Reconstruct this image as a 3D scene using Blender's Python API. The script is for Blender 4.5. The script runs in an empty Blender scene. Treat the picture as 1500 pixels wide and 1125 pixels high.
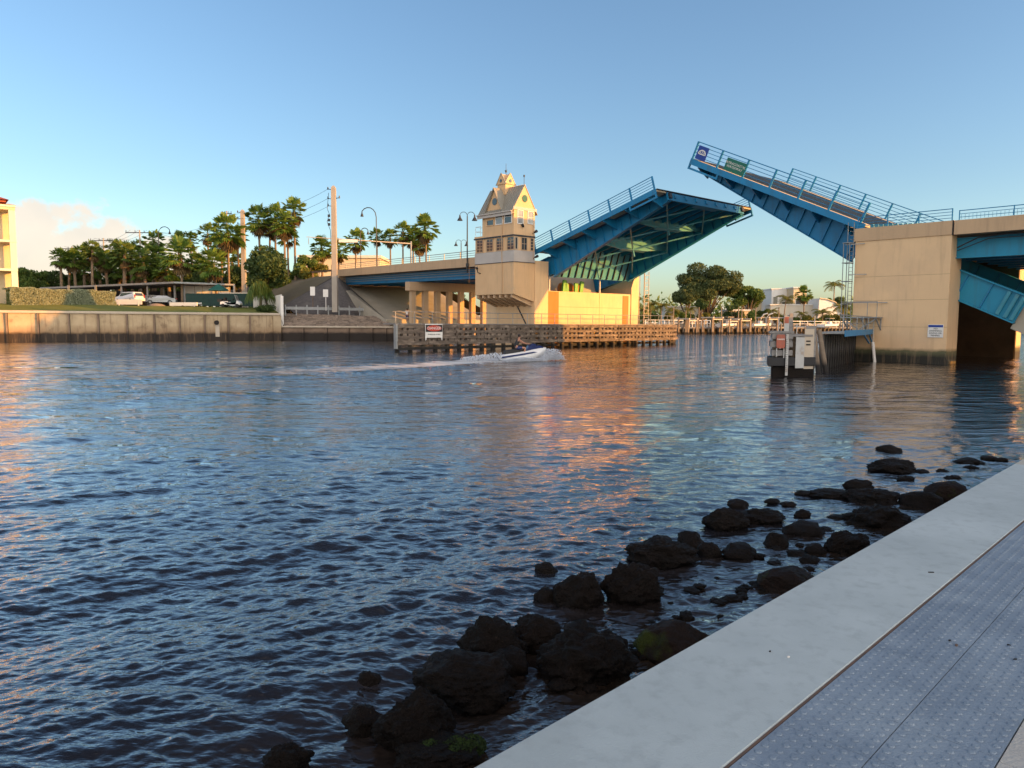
import bpy, bmesh, math, random
import numpy as np
from mathutils import Vector, Matrix, noise
random.seed(7); rng=np.random.default_rng(7)
SC=bpy.context.scene; COL=SC.collection; R=math.radians
# ------------------------------------------------------------------ camera
F=1100.0; H=2.6; YH=472.0; ROLL=0.0055
pitch=math.atan((562.5-YH)/F)
fw=Vector((0,math.cos(pitch),-math.sin(pitch))); r0=Vector((1,0,0)); u0=r0.cross(fw)
rt=r0*math.cos(ROLL)+u0*math.sin(ROLL); up=u0*math.cos(ROLL)-r0*math.sin(ROLL)
CP=Vector((0,0,H))
cam=bpy.data.objects.new('camera',bpy.data.cameras.new('camera')); COL.objects.link(cam)
cam.matrix_world=Matrix(((rt.x,up.x,-fw.x,CP.x),(rt.y,up.y,-fw.y,CP.y),(rt.z,up.z,-fw.z,CP.z),(0,0,0,1)))
cam.data.sensor_width=36; cam.data.lens=F/1500*36; cam.data.clip_start=.05; cam.data.clip_end=6000
SC.camera=cam
# ------------------------------------------------------------------ light
SUN_EL=R(9.5); sd=Vector((1.055,-.395,0)).normalized()
SUND=Vector((sd.x*math.cos(SUN_EL),sd.y*math.cos(SUN_EL),math.sin(SUN_EL)))
w=bpy.data.worlds.new('World'); SC.world=w; w.use_nodes=True
nt=w.node_tree; nt.nodes.clear(); L=nt.links.new
def nn(t,k,**kw):
    n=t.nodes.new(k)
    for a,b in kw.items(): setattr(n,a,b)
    return n
sky=nn(nt,'ShaderNodeTexSky',sky_type='NISHITA',sun_disc=False,sun_elevation=SUN_EL,sun_rotation=math.atan2(sd.x,sd.y))
sky.air_density=1.0; sky.dust_density=1.3; sky.ozone_density=2.2
tc=nn(nt,'ShaderNodeTexCoord'); sx=nn(nt,'ShaderNodeSeparateXYZ'); L(tc.outputs['Generated'],sx.inputs[0])
def M_(op,a,b=None,c=None):
    n=nn(nt,'ShaderNodeMath',operation=op)
    for i,v in enumerate((a,b,c)):
        if v is None: continue
        if isinstance(v,(int,float)): n.inputs[i].default_value=v
        else: L(v,n.inputs[i])
    return n.outputs[0]
ym=M_('MAXIMUM',sx.outputs[1],.05)
az=M_('DIVIDE',sx.outputs[0],ym); el=M_('DIVIDE',sx.outputs[2],ym)
mr=nn(nt,'ShaderNodeMapRange'); L(az,mr.inputs[0]); mr.inputs[1].default_value=-1.3; mr.inputs[2].default_value=.2
cr=nn(nt,'ShaderNodeValToRGB'); L(mr.outputs[0],cr.inputs[0]); e=cr.color_ramp.elements
pts=[(-1.3,.10),(-.9,.165),(-.68,.150),(-.62,.130),(-.57,.122),(-.52,.118),(-.49,.10),(-.44,.088),(-.38,.07),(-.22,.0)]
e[0].position=0; e[0].color=(pts[0][1]*4,)*3+(1,); e[1].position=1; e[1].color=(0,0,0,1)
for a,h in pts[1:]:
    q=e.new((a+1.3)/1.5); q.color=(h*4,)*3+(1,)
nz=nn(nt,'ShaderNodeTexNoise'); L(tc.outputs['Generated'],nz.inputs['Vector']); nz.inputs['Scale'].default_value=13; nz.inputs['Detail'].default_value=7; nz.inputs['Roughness'].default_value=.55
prof=M_('MULTIPLY',cr.outputs[0],.25)
prof=M_('ADD',prof,M_('MULTIPLY',M_('SUBTRACT',nz.outputs[0],.39),.15))
mask=nn(nt,'ShaderNodeMapRange',interpolation_type='SMOOTHSTEP'); L(M_('SUBTRACT',prof,el),mask.inputs[0]); mask.inputs[1].default_value=-.004; mask.inputs[2].default_value=.010
mask.inputs[4].default_value=.85
nz2=nn(nt,'ShaderNodeTexNoise'); L(tc.outputs['Generated'],nz2.inputs['Vector']); nz2.inputs['Scale'].default_value=22; nz2.inputs['Detail'].default_value=5
cc=nn(nt,'ShaderNodeMix',data_type='RGBA'); L(nz2.outputs[0],cc.inputs[0]); cc.inputs[6].default_value=(4.3,3.5,2.75,1); cc.inputs[7].default_value=(3.1,2.75,2.35,1)
# gain/tint of the clear sky
tint=nn(nt,'ShaderNodeMix',data_type='RGBA',blend_type='MULTIPLY'); tint.inputs[0].default_value=1; L(sky.outputs[0],tint.inputs[6]); tint.inputs[7].default_value=(.94,.99,1.04,1)
hg=nn(nt,'ShaderNodeMapRange',interpolation_type='SMOOTHSTEP'); L(el,hg.inputs[0]); hg.inputs[1].default_value=0; hg.inputs[2].default_value=.22; hg.inputs[3].default_value=1.2; hg.inputs[4].default_value=1
zg=nn(nt,'ShaderNodeMapRange',interpolation_type='SMOOTHSTEP'); L(sx.outputs[2],zg.inputs[0]); zg.inputs[1].default_value=.44; zg.inputs[2].default_value=.85; zg.inputs[3].default_value=1; zg.inputs[4].default_value=.5
hv=nn(nt,'ShaderNodeVectorMath',operation='SCALE'); L(tint.outputs[2],hv.inputs[0]); L(M_('MULTIPLY',hg.outputs[0],zg.outputs[0]),hv.inputs['Scale'])
# warm fill glow added to the sky behind the camera, brightening shaded faces
vd=nn(nt,'ShaderNodeVectorMath',operation='DOT_PRODUCT'); L(tc.outputs['Generated'],vd.inputs[0]); vd.inputs[1].default_value=Vector((.15,-.97,.15)).normalized()
lob=nn(nt,'ShaderNodeMapRange',interpolation_type='SMOOTHSTEP'); L(vd.outputs['Value'],lob.inputs[0]); lob.inputs[1].default_value=.05; lob.inputs[2].default_value=.95
sky_fill=nn(nt,'ShaderNodeMix',data_type='RGBA',blend_type='ADD'); L(lob.outputs[0],sky_fill.inputs[0]); L(hv.outputs[0],sky_fill.inputs[6]); sky_fill.inputs[7].default_value=(6.2,5.0,3.9,1)
mx=nn(nt,'ShaderNodeMix',data_type='RGBA'); L(mask.outputs[0],mx.inputs[0]); L(sky_fill.outputs[2],mx.inputs[6]); L(cc.outputs[2],mx.inputs[7])
bg=nn(nt,'ShaderNodeBackground'); bg.inputs[1].default_value=.112; L(mx.outputs[2],bg.inputs[0])
ow=nn(nt,'ShaderNodeOutputWorld'); L(bg.outputs[0],ow.inputs[0])
sun=bpy.data.objects.new('sun',bpy.data.lights.new('sun','SUN')); COL.objects.link(sun)
sun.data.energy=3.5; sun.data.angle=R(.5); sun.data.color=(1,.41,.06)
sun.rotation_euler=SUND.to_track_quat('Z','Y').to_euler(); sun.location=(60,-20,30)
vs=SC.view_settings; vs.view_transform='Standard'; vs.look='None'; vs.gamma=1; vs.use_curve_mapping=False; vs.exposure=1.3
SC.cycles.max_bounces=8; SC.cycles.transparent_max_bounces=12; SC.cycles.use_denoising=True
# ------------------------------------------------------------------ frames
def ray(px,py): return fw+rt*((px-750)/F)-up*((py-562.5)/F)
def G(px,py,z=0.0):
    d=ray(px,py); return CP+d*((z-CP.z)/d.z)
def W(px,py,Y):
    d=ray(px,py); return CP+d*(Y/d.y)
def hit(px,py,P,n):
    d=ray(px,py); return CP+d*((P-CP).dot(n)/d.dot(n))
O=Vector((24.4,54,0)); U=Vector((-.669,.743,0)); N=Vector((.743,.669,0)); Z=Vector((0,0,1))
def B(s,n,z): return O+U*s+N*n+Z*z
def frame(o,a,b,c=Z):
    o=Vector(o);a=Vector(a);b=Vector(b);c=Vector(c)
    return lambda x,y,z:o+a*x+b*y+c*z
I3=frame((0,0,0),(1,0,0),(0,1,0))
def lineframe(p,q,z=0):
    p=Vector((p[0],p[1],z)); q=Vector((q[0],q[1],z)); a=(q-p).normalized(); return frame(p,a,Vector((-a.y,a.x,0))),(q-p).length
# ------------------------------------------------------------------ mesh builder
class MB:
    def __init__(s,fr=I3): s.v=[];s.f=[];s.fr=fr;s.mi=[]
    def add(s,vs,fs,raw=False):
        b=len(s.v)
        s.v+= [Vector(v) if raw else s.fr(*v) for v in vs]; s.f+=[tuple(b+i for i in f) for f in fs]; return s
    def box(s,a0,a1,b0,b1,c0,c1):
        return s.add([(a0,b0,c0),(a1,b0,c0),(a1,b1,c0),(a0,b1,c0),(a0,b0,c1),(a1,b0,c1),(a1,b1,c1),(a0,b1,c1)],
          [(0,3,2,1),(4,5,6,7),(0,1,5,4),(1,2,6,5),(2,3,7,6),(3,0,4,7)])
    def hexa(s,p): # 8 points, bottom ring then top ring
        return s.add(p,[(0,3,2,1),(4,5,6,7),(0,1,5,4),(1,2,6,5),(2,3,7,6),(3,0,4,7)])
    def prism(s,pts,b0,b1,ax='ac'): # polygon in (a,c), extruded along b
        n=len(pts)
        if ax=='ac': v=[(p[0],b0,p[1]) for p in pts]+[(p[0],b1,p[1]) for p in pts]
        elif ax=='bc': v=[(b0,p[0],p[1]) for p in pts]+[(b1,p[0],p[1]) for p in pts]
        else: v=[(p[0],p[1],b0) for p in pts]+[(p[0],p[1],b1) for p in pts]
        return s.add(v,[tuple(range(n)),tuple(range(2*n-1,n-1,-1))]+[(i,(i+1)%n,n+(i+1)%n,n+i) for i in range(n)])
    def tube(s,p,q,r,r2=None,n=8,raw=False):
        p=Vector(p) if raw else s.fr(*p); q=Vector(q) if raw else s.fr(*q)
        r2=r if r2 is None else r2; d=(q-p).normalized(); x=d.orthogonal().normalized(); y=d.cross(x)
        v=[];
        for c,rr in ((p,r),(q,r2)):
            for i in range(n):
                t=2*math.pi*i/n; v.append(c+x*(rr*math.cos(t))+y*(rr*math.sin(t)))
        return s.add(v,[(i,(i+1)%n,n+(i+1)%n,n+i) for i in range(n)]+[tuple(range(n-1,-1,-1)),tuple(range(n,2*n))],True)
    def path(s,ps,r,n=6,raw=False,r2=None):
        P=[Vector(p) if raw else s.fr(*p) for p in ps]; k=len(P); v=[]; f=[]
        for j,p in enumerate(P):
            d=(P[min(j+1,k-1)]-P[max(j-1,0)]).normalized()
            ref=Vector((0,0,1)) if abs(d.z)<.9 else Vector((1,0,0))
            x=d.cross(ref).normalized(); y=d.cross(x); rr=r if r2 is None else r+(r2-r)*j/(k-1)
            for i in range(n):
                t=2*math.pi*i/n; v.append(p+x*(rr*math.cos(t))+y*(rr*math.sin(t)))
            if j: f+=[((j-1)*n+i,(j-1)*n+(i+1)%n,j*n+(i+1)%n,j*n+i) for i in range(n)]
        f+=[tuple(range(n-1,-1,-1)),tuple(range((k-1)*n,k*n))]
        return s.add(v,f,True)
    def beam(s,p,q,w,h): # box beam between frame points, width w (horizontal) height h
        p=s.fr(*p);q=s.fr(*q); d=(q-p).normalized(); x=d.cross(Z); x=x.normalized() if x.length>1e-3 else Vector((1,0,0)); y=x.cross(d)
        v=[c+x*(i*w/2)+y*(j*h/2) for c in(p,q) for i,j in((-1,-1),(1,-1),(1,1),(-1,1))]
        return s.add(v,[(0,1,2,3),(7,6,5,4),(0,4,5,1),(1,5,6,2),(2,6,7,3),(3,7,4,0)],True)
    def sphere(s,c,r,n=8,sc=(1,1,1)):
        c=Vector(c); v=[c+Vector((0,0,r*sc[2]))];f=[]
        m=n//2
        for j in range(1,m):
            th=math.pi*j/m
            for i in range(n):
                t=2*math.pi*i/n; v.append(c+Vector((r*sc[0]*math.sin(th)*math.cos(t),r*sc[1]*math.sin(th)*math.sin(t),r*sc[2]*math.cos(th))))
        v.append(c-Vector((0,0,r*sc[2])))
        f+=[(0,1+i,1+(i+1)%n) for i in range(n)]
        for j in range(m-2): f+=[(1+j*n+i,1+(j+1)*n+i,1+(j+1)*n+(i+1)%n,1+j*n+(i+1)%n) for i in range(n)]
        b=1+(m-2)*n; l=len(v)-1; f+=[(l,b+(i+1)%n,b+i) for i in range(n)]
        return s.add(v,f,s.fr is I3 or True) if s.fr is I3 else s.add([s.fr(*q) for q in v],f,True)
    def mesh(s,name,off,mat,smooth=False,recalc=True,bevel=0):
        me=bpy.data.meshes.new(name); me.from_pydata([v-off for v in s.v],[],s.f)
        for m in (mat if isinstance(mat,(list,tuple)) else [mat]): me.materials.append(m)
        if recalc or bevel:
            bm=bmesh.new(); bm.from_mesh(me)
            bmesh.ops.recalc_face_normals(bm,faces=bm.faces)
            if bevel: bmesh.ops.bevel(bm,geom=[e for e in bm.edges if e.calc_face_angle(0)>.5],offset=bevel,segments=1,affect='EDGES')
            bm.to_mesh(me); bm.free()
        if smooth: me.polygons.foreach_set('use_smooth',[True]*len(me.polygons))
        me.update(); return me
def tag(o,label=None,cat=None,group=None,kind=None):
    for k,v in (('label',label),('category',cat),('group',group),('kind',kind)):
        if v: o[k]=v
    return o
def T(name,loc,label,cat,group=None,rz=0):
    o=bpy.data.objects.new(name,None); COL.objects.link(o); o.location=loc; o.rotation_euler.z=rz; o.empty_display_size=.3
    return tag(o,label,cat,group)
def rootloc(o):
    while o.parent: o=o.parent
    return Vector(o.location)
def P(name,mb,mat,parent,label=None,smooth=False,bevel=0,local=False,recalc=True):
    off=Vector((0,0,0)) if local else rootloc(parent)
    o=bpy.data.objects.new(name,mb.mesh(name,off,mat,smooth,recalc,bevel)); COL.objects.link(o); o.parent=parent
    if label:o['label']=label
    return o
def S(name,mb,mat,loc,label=None,cat=None,group=None,kind=None,smooth=False,bevel=0,local=False,recalc=True):
    loc=Vector(loc)
    o=bpy.data.objects.new(name,mb.mesh(name,Vector((0,0,0)) if local else loc,mat,smooth,recalc,bevel)); COL.objects.link(o); o.location=loc
    return tag(o,label,cat,group,kind)
def ctree(o,parent=None):
    c=o.copy(); COL.objects.link(c); c.parent=parent
    for ch in [x for x in KIDS(o)]: ctree(ch,c)
    return c
def KIDS(o): return [x for x in bpy.data.objects if x.parent==o]
def place(proto,used,loc,rz=0,sc=1,label=None,cat=None,group=None):
    o=proto if not used else ctree(proto)
    o.location=loc; o.rotation_euler.z=rz; o.scale=(sc,sc,sc) if isinstance(sc,(int,float)) else sc
    return tag(o,label,cat,group)
ORD='first second third fourth fifth sixth seventh eighth ninth tenth eleventh twelfth thirteenth fourteenth fifteenth sixteenth seventeenth eighteenth nineteenth twentieth twenty-first twenty-second twenty-third twenty-fourth twenty-fifth twenty-sixth twenty-seventh twenty-eighth twenty-ninth thirtieth'.split()
ORD+=['thirty-'+o for o in ORD[:9]]+['fortieth']+['forty-'+o for o in ORD[:9]]+['fiftieth']+['fifty-'+o for o in ORD[:9]]
# ------------------------------------------------------------------ materials
def mat(name,c1,c2=None,scale=2.0,rough=.8,bump=0,bscale=None,metal=0,c3=None,s3=.3,t3=(.55,.7),spec=.5,detail=6,stretch=(1,1,1),island=None,transl=0,bands=None,streak=None):
    m=bpy.data.materials.new(name); m.use_nodes=True; t=m.node_tree; b=t.nodes['Principled BSDF']; l=t.links.new
    b.inputs['Roughness'].default_value=rough; b.inputs['Metallic'].default_value=metal; b.inputs['Specular IOR Level'].default_value=spec
    geo=nn(t,'ShaderNodeNewGeometry'); mp=nn(t,'ShaderNodeMapping'); l(geo.outputs['Position'],mp.inputs[0]); mp.inputs['Scale'].default_value=stretch
    def noi(sc,d=detail):
        n=nn(t,'ShaderNodeTexNoise'); n.inputs['Scale'].default_value=sc; n.inputs['Detail'].default_value=d; n.inputs['Roughness'].default_value=.6; l(mp.outputs[0],n.inputs['Vector']); return n.outputs[0]
    def rng_(x,a,bb,o0=0,o1=1):
        n=nn(t,'ShaderNodeMapRange'); l(x,n.inputs[0]); n.inputs[1].default_value=a;n.inputs[2].default_value=bb;n.inputs[3].default_value=o0;n.inputs[4].default_value=o1; return n.outputs[0]
    def mix(f,a,bb,bt='MIX'):
        n=nn(t,'ShaderNodeMix',data_type='RGBA',blend_type=bt)
        if isinstance(f,(int,float)): n.inputs[0].default_value=f
        else: l(f,n.inputs[0])
        for i,x in ((6,a),(7,bb)):
            if isinstance(x,tuple): n.inputs[i].default_value=x+(1,)
            else: l(x,n.inputs[i])
        return n.outputs[2]
    c2=c2 or tuple(x*.75 for x in c1)
    col=mix(rng_(noi(scale),.3,.7),c1,c2)
    if c3: col=mix(rng_(noi(s3),t3[0],t3[1]),col,c3)
    if island:
        col=mix(rng_(geo.outputs['Random Per Island'],0,1),col,mix(.75,col,island))
    if bands: # list of (z, width, colour): stains that follow the tide line / joints
        sp=nn(t,'ShaderNodeSeparateXYZ'); l(geo.outputs['Position'],sp.inputs[0])
        zz=nn(t,'ShaderNodeMath',operation='ADD'); l(sp.outputs[2],zz.inputs[0])
        q=nn(t,'ShaderNodeMath',operation='MULTIPLY'); l(noi(1.3,4),q.inputs[0]); q.inputs[1].default_value=bands[0][3] if len(bands[0])>3 else .4; l(q.outputs[0],zz.inputs[1])
        for z0,wd,cx,*_ in bands: col=mix(rng_(zz.outputs[0],z0,z0-wd),col,cx)
    if streak:
        m2=nn(t,'ShaderNodeMapping'); l(geo.outputs['Position'],m2.inputs[0]); m2.inputs['Scale'].default_value=(2.6,2.6,.22)
        n2=nn(t,'ShaderNodeTexNoise'); n2.inputs['Scale'].default_value=1.1; n2.inputs['Detail'].default_value=7; n2.inputs['Roughness'].default_value=.65; l(m2.outputs[0],n2.inputs['Vector'])
        col=mix(rng_(n2.outputs[0],.52,.72,0,streak[1]),col,streak[0])
    if isinstance(col,tuple): b.inputs['Base Color'].default_value=col+(1,)
    else: l(col,b.inputs['Base Color'])
    if bump:
        bp=nn(t,'ShaderNodeBump'); bp.inputs['Strength'].default_value=bump; bp.inputs['Distance'].default_value=.05
        l(noi(bscale or scale*4,5),bp.inputs['Height']); l(bp.outputs[0],b.inputs['Normal'])
    if transl:
        tr=nn(t,'ShaderNodeBsdfTranslucent'); 
        if not isinstance(col,tuple): l(col,tr.inputs[0])
        ms=nn(t,'ShaderNodeMixShader'); ms.inputs[0].default_value=transl; l(b.outputs[0],ms.inputs[1]); l(tr.outputs[0],ms.inputs[2]); l(ms.outputs[0],t.nodes['Material Output'].inputs[0])
    return m
MT={}
MT['coping']=mat('coping_concrete',(.45,.51,.52),(.34,.39,.40),1.3,.75,.15,110,c3=(.29,.33,.34),s3=13,t3=(.5,.9))
MT['coping2']=mat('beige_coping_concrete',(.46,.44,.38),(.40,.38,.33),1.6,.75,.25,60)
MT['tactile']=mat('tactile_paver',(.235,.295,.365),(.165,.215,.28),4,.7,.3,90,c3=(.28,.34,.40),s3=2.5,t3=(.5,.8))
MT['paver']=mat('pale_paver',(.45,.44,.41),(.38,.37,.35),3,.8,.3,80)
MT['rust']=mat('rusty_edge',(.16,.09,.06),(.10,.07,.055),20,.9)
MT['jointline']=mat('hairline_joint',(.30,.20,.11),None,3,.9)
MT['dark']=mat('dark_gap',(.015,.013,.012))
MT['pier']=mat('painted_pier_concrete',(.74,.51,.29),(.69,.47,.265),.5,.75,.15,12,streak=((.40,.27,.16),.35),c3=(.60,.42,.26),s3=.25,t3=(.5,.8),bands=[(1.15,.25,(.10,.10,.05),.25),(.85,.3,(.018,.018,.013),.25)])
MT['peach']=mat('peach_stucco',(.68,.45,.245),(.62,.405,.22),.7,.8,.15,14,streak=((.38,.27,.17),.35),c3=(.5,.37,.25),s3=.9,t3=(.6,.85))
MT['fascia']=mat('fascia_concrete',(.54,.37,.22),(.48,.33,.20),.4,.8,.15,10,streak=((.28,.20,.13),.4))
MT['whiteband']=mat('white_painted_band',(.50,.46,.42),(.42,.385,.35),.8,.7,c3=(.4,.35,.29),s3=1.1,t3=(.6,.8))
MT['blue']=mat('bridge_blue_paint',(.006,.20,.42),(.005,.165,.35),.7,.5,.1,6,c3=(.02,.13,.24),s3=.8,t3=(.58,.8),streak=((.035,.07,.10),.5))
MT['teal']=mat('bridge_teal_paint',(.005,.24,.40),(.005,.20,.34),.7,.5,streak=((.03,.09,.11),.5))
MT['green']=mat('faded_sea_green_paint',(.07,.30,.40),(.05,.25,.34),.8,.5,c3=(.22,.22,.15),s3=1.0,t3=(.55,.8))
MT['steel']=mat('galvanised_steel',(.30,.31,.31),(.22,.23,.23),2,.5,metal=.4)
MT['dsteel']=mat('dark_steel',(.04,.045,.05),(.03,.03,.033),2,.5,metal=.3)
MT['grating']=mat('steel_grating',(.09,.12,.15),(.065,.09,.115),3,.6,metal=.3)
MT['cream']=mat('cream_kerb_paint',(.5,.42,.28),(.42,.35,.24),1,.6)
MT['timber']=mat('weathered_timber',(.17,.13,.10),(.07,.054,.043),1.3,.9,.6,16,c3=(.33,.26,.20),s3=1.1,t3=(.5,.75),stretch=(1,1,4),bands=[(.75,.35,(.03,.023,.018),.3)])
MT['timbergrey']=mat('grey_timber',(.26,.25,.24),(.17,.165,.16),1.5,.9,.5,16,stretch=(1,1,4),bands=[(.9,.35,(.03,.025,.022),.3)])
MT['pile']=mat('barnacled_pile',(.24,.185,.13),(.16,.12,.085),2,.9,.5,12,bands=[(.8,.3,(.02,.017,.014),.3)])
MT['seawall']=mat('stained_seawall_concrete',(.47,.37,.24),(.37,.28,.17),.8,.85,.3,10,streak=((.17,.11,.065),.75),c3=(.20,.14,.09),s3=.8,t3=(.58,.72),bands=[(2.3,1.1,(.24,.15,.08),.6),(1.5,.35,(.028,.02,.015),.5)])
MT['cap']=mat('seawall_cap',(.50,.43,.34),(.42,.36,.28),.9,.85,.3,8,c3=(.30,.25,.2),s3=1.3,t3=(.58,.8))
MT['lowwall']=mat('old_seawall_concrete',(.24,.17,.12),(.15,.105,.075),.8,.9,.3,9,bands=[(1.45,.35,(.022,.017,.014),.4)])
MT['ground']=mat('ground_soil',(.16,.13,.09),(.11,.10,.06),.3,.95)
MT['lawn']=mat('mown_lawn',(.15,.165,.018),(.11,.13,.016),.6,.95,.6,40,c3=(.15,.18,.04),s3=.25,t3=(.5,.8))
MT['asphalt']=mat('road_asphalt',(.06,.06,.06),(.045,.045,.045),3,.9,.2,50)
MT['concrete']=mat('plain_concrete',(.40,.36,.29),(.33,.30,.24),.6,.85,.15,8)
MT['white']=mat('white_paint',(.74,.72,.68),(.66,.64,.60),.6,.6)
MT['offwhite']=mat('off_white_stucco',(.66,.60,.50),(.58,.53,.44),.4,.8)
MT['cream2']=mat('cream_stucco',(.62,.50,.32),(.56,.45,.29),.4,.85)
MT['glass']=mat('dark_window_glass',(.035,.045,.05),(.03,.035,.04),1,.08,spec=.8)
MT['glassl']=mat('pale_window_glass',(.25,.27,.28),(.2,.2,.2),1,.1,spec=.8)
MT['rooft']=mat('red_clay_tile',(.32,.075,.04),(.24,.06,.035),3,.8,.6,14)
MT['roofm']=mat('standing_seam_metal_roof',(.30,.285,.24),(.25,.235,.20),1,.5,metal=.1)
MT['rock']=mat('wet_black_rock',(.014,.0095,.0075),(.0075,.006,.005),5,.6,1.0,45,c3=(.10,.075,.055),s3=55,t3=(.66,.74),spec=.14)
MT['rockbrown']=mat('smooth_brown_rock',(.018,.010,.007),(.011,.007,.005),4,.6,.8,34,c3=(.03,.04,.006),s3=2.5,t3=(.56,.66),spec=.15)
MT['moss']=mat('bright_green_moss',(.05,.10,.010),(.02,.045,.006),14,.9,1,60)
MT['bed']=mat('muddy_shore_bed',(.10,.065,.035),(.045,.03,.018),1.5,.9,.5,8,c3=(.20,.15,.09),s3=.9,t3=(.55,.7))
MT['trunk']=mat('palm_trunk_bark',(.24,.17,.105),(.16,.115,.075),3,.95,.5,8)
MT['bark']=mat('tree_bark',(.13,.095,.065),(.08,.06,.045),3,.95,.5,8)
MT['palm']=mat('fan_palm_leaf',(.10,.20,.030),(.065,.145,.024),.8,.6,island=(.20,.27,.04),transl=.35)
MT['palmdead']=mat('dry_palm_frond',(.16,.115,.045),(.11,.08,.03),.8,.9,island=(.10,.06,.03),transl=.15)
MT['leafd']=mat('dark_evergreen_leaf',(.045,.090,.022),(.03,.065,.018),.5,.7,island=(.09,.13,.025),transl=.3)
MT['leafm']=mat('mid_green_leaf',(.085,.165,.028),(.055,.12,.022),.4,.7,island=(.15,.18,.03),transl=.25)
MT['leafb']=mat('brownish_tree_leaf',(.065,.10,.028),(.04,.065,.02),.3,.75,island=(.11,.13,.035),transl=.25)
MT['leafs']=mat('silvery_hedge_leaf',(.27,.31,.20),(.19,.23,.14),1,.7,island=(.35,.37,.25),transl=.15)
MT['leafy']=mat('bright_palm_leaf',(.13,.15,.02),(.09,.12,.02),.8,.6,island=(.22,.19,.03),transl=.3)
MT['slate']=mat('grey_slope_paving',(.125,.115,.115),(.07,.065,.065),3.2,.9,1.0,5,c3=(.17,.155,.14),s3=.8,t3=(.55,.8))
MT['riprap']=mat('rubble_stone',(.36,.28,.22),(.24,.19,.15),1.5,.95,.5,8,island=(.12,.10,.085))
MT['pole']=mat('concrete_pole',(.36,.32,.27),(.30,.27,.23),.8,.85)
MT['screen']=mat('green_windscreen_mesh',(.005,.04,.035),(.004,.03,.028),1.2,.7)
MT['sgreen']=mat('green_canvas',(.02,.13,.10),(.015,.10,.08),1,.7)
MT['fadedred']=mat('faded_red_sign',(.36,.09,.05),(.28,.10,.07),6,.7)
MT['weathered']=mat('weathered_white_sheet',(.44,.45,.44),(.36,.36,.35),2,.7,c3=(.30,.22,.15),s3=2,t3=(.55,.75))
MT['darkened']=mat('shade_painted_concrete',(.11,.075,.045),(.05,.035,.022),.6,.9,.2,10)  # pier concrete with the interior's shade put into its colour
MT['darktimber']=mat('dark_stained_timber',(.10,.095,.09),(.05,.047,.043),1.5,.9,.4,10,stretch=(1,1,.3),bands=[(1.3,.5,(.02,.018,.016),.5)])
MT['red']=mat('red_sign_paint',(.50,.045,.02),(.42,.04,.02),5,.6)
MT['redlens']=mat('red_tail_light',(.45,.02,.02),None,5,.2)
MT['sblue']=mat('blue_sign_paint',(.01,.045,.30),None,4,.5)
MT['sgr']=mat('green_sign_paint',(.005,.14,.09),None,4,.5)
MT['carw']=mat('white_car_paint',(.72,.72,.72),(.68,.68,.68),1,.2,spec=.7)
MT['cars']=mat('silver_car_paint',(.36,.38,.40),(.33,.35,.37),1,.25,metal=.5)
MT['tyre']=mat('black_rubber',(.02,.02,.02),None,5,.8)
MT['black']=mat('matt_black',(.02,.02,.022),(.015,.015,.016),3,.7)
MT['skin']=mat('suntanned_skin',(.45,.22,.14),(.40,.19,.12),4,.6)
MT['hair']=mat('dark_hair',(.02,.013,.01),None,8,.7)
MT['foam']=mat('white_spray',(.80,.82,.85),(.70,.74,.80),3,.7,transl=.4)
MT['navy']=mat('navy_gelcoat',(.015,.03,.12),None,3,.2)
MT['lime']=mat('lime_green_machinery',(.12,.42,.05),(.1,.33,.05),2,.5)
MT['wood']=mat('brown_rail_wood',(.16,.10,.06),(.11,.07,.045),3,.8)
MT['oxide']=mat('rust_streaked_concrete',(.46,.17,.035),(.40,.20,.06),1.2,.85,stretch=(1,1,.2))
MT['lens']=mat('lamp_glass',(.5,.5,.45),None,3,.3)
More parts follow.
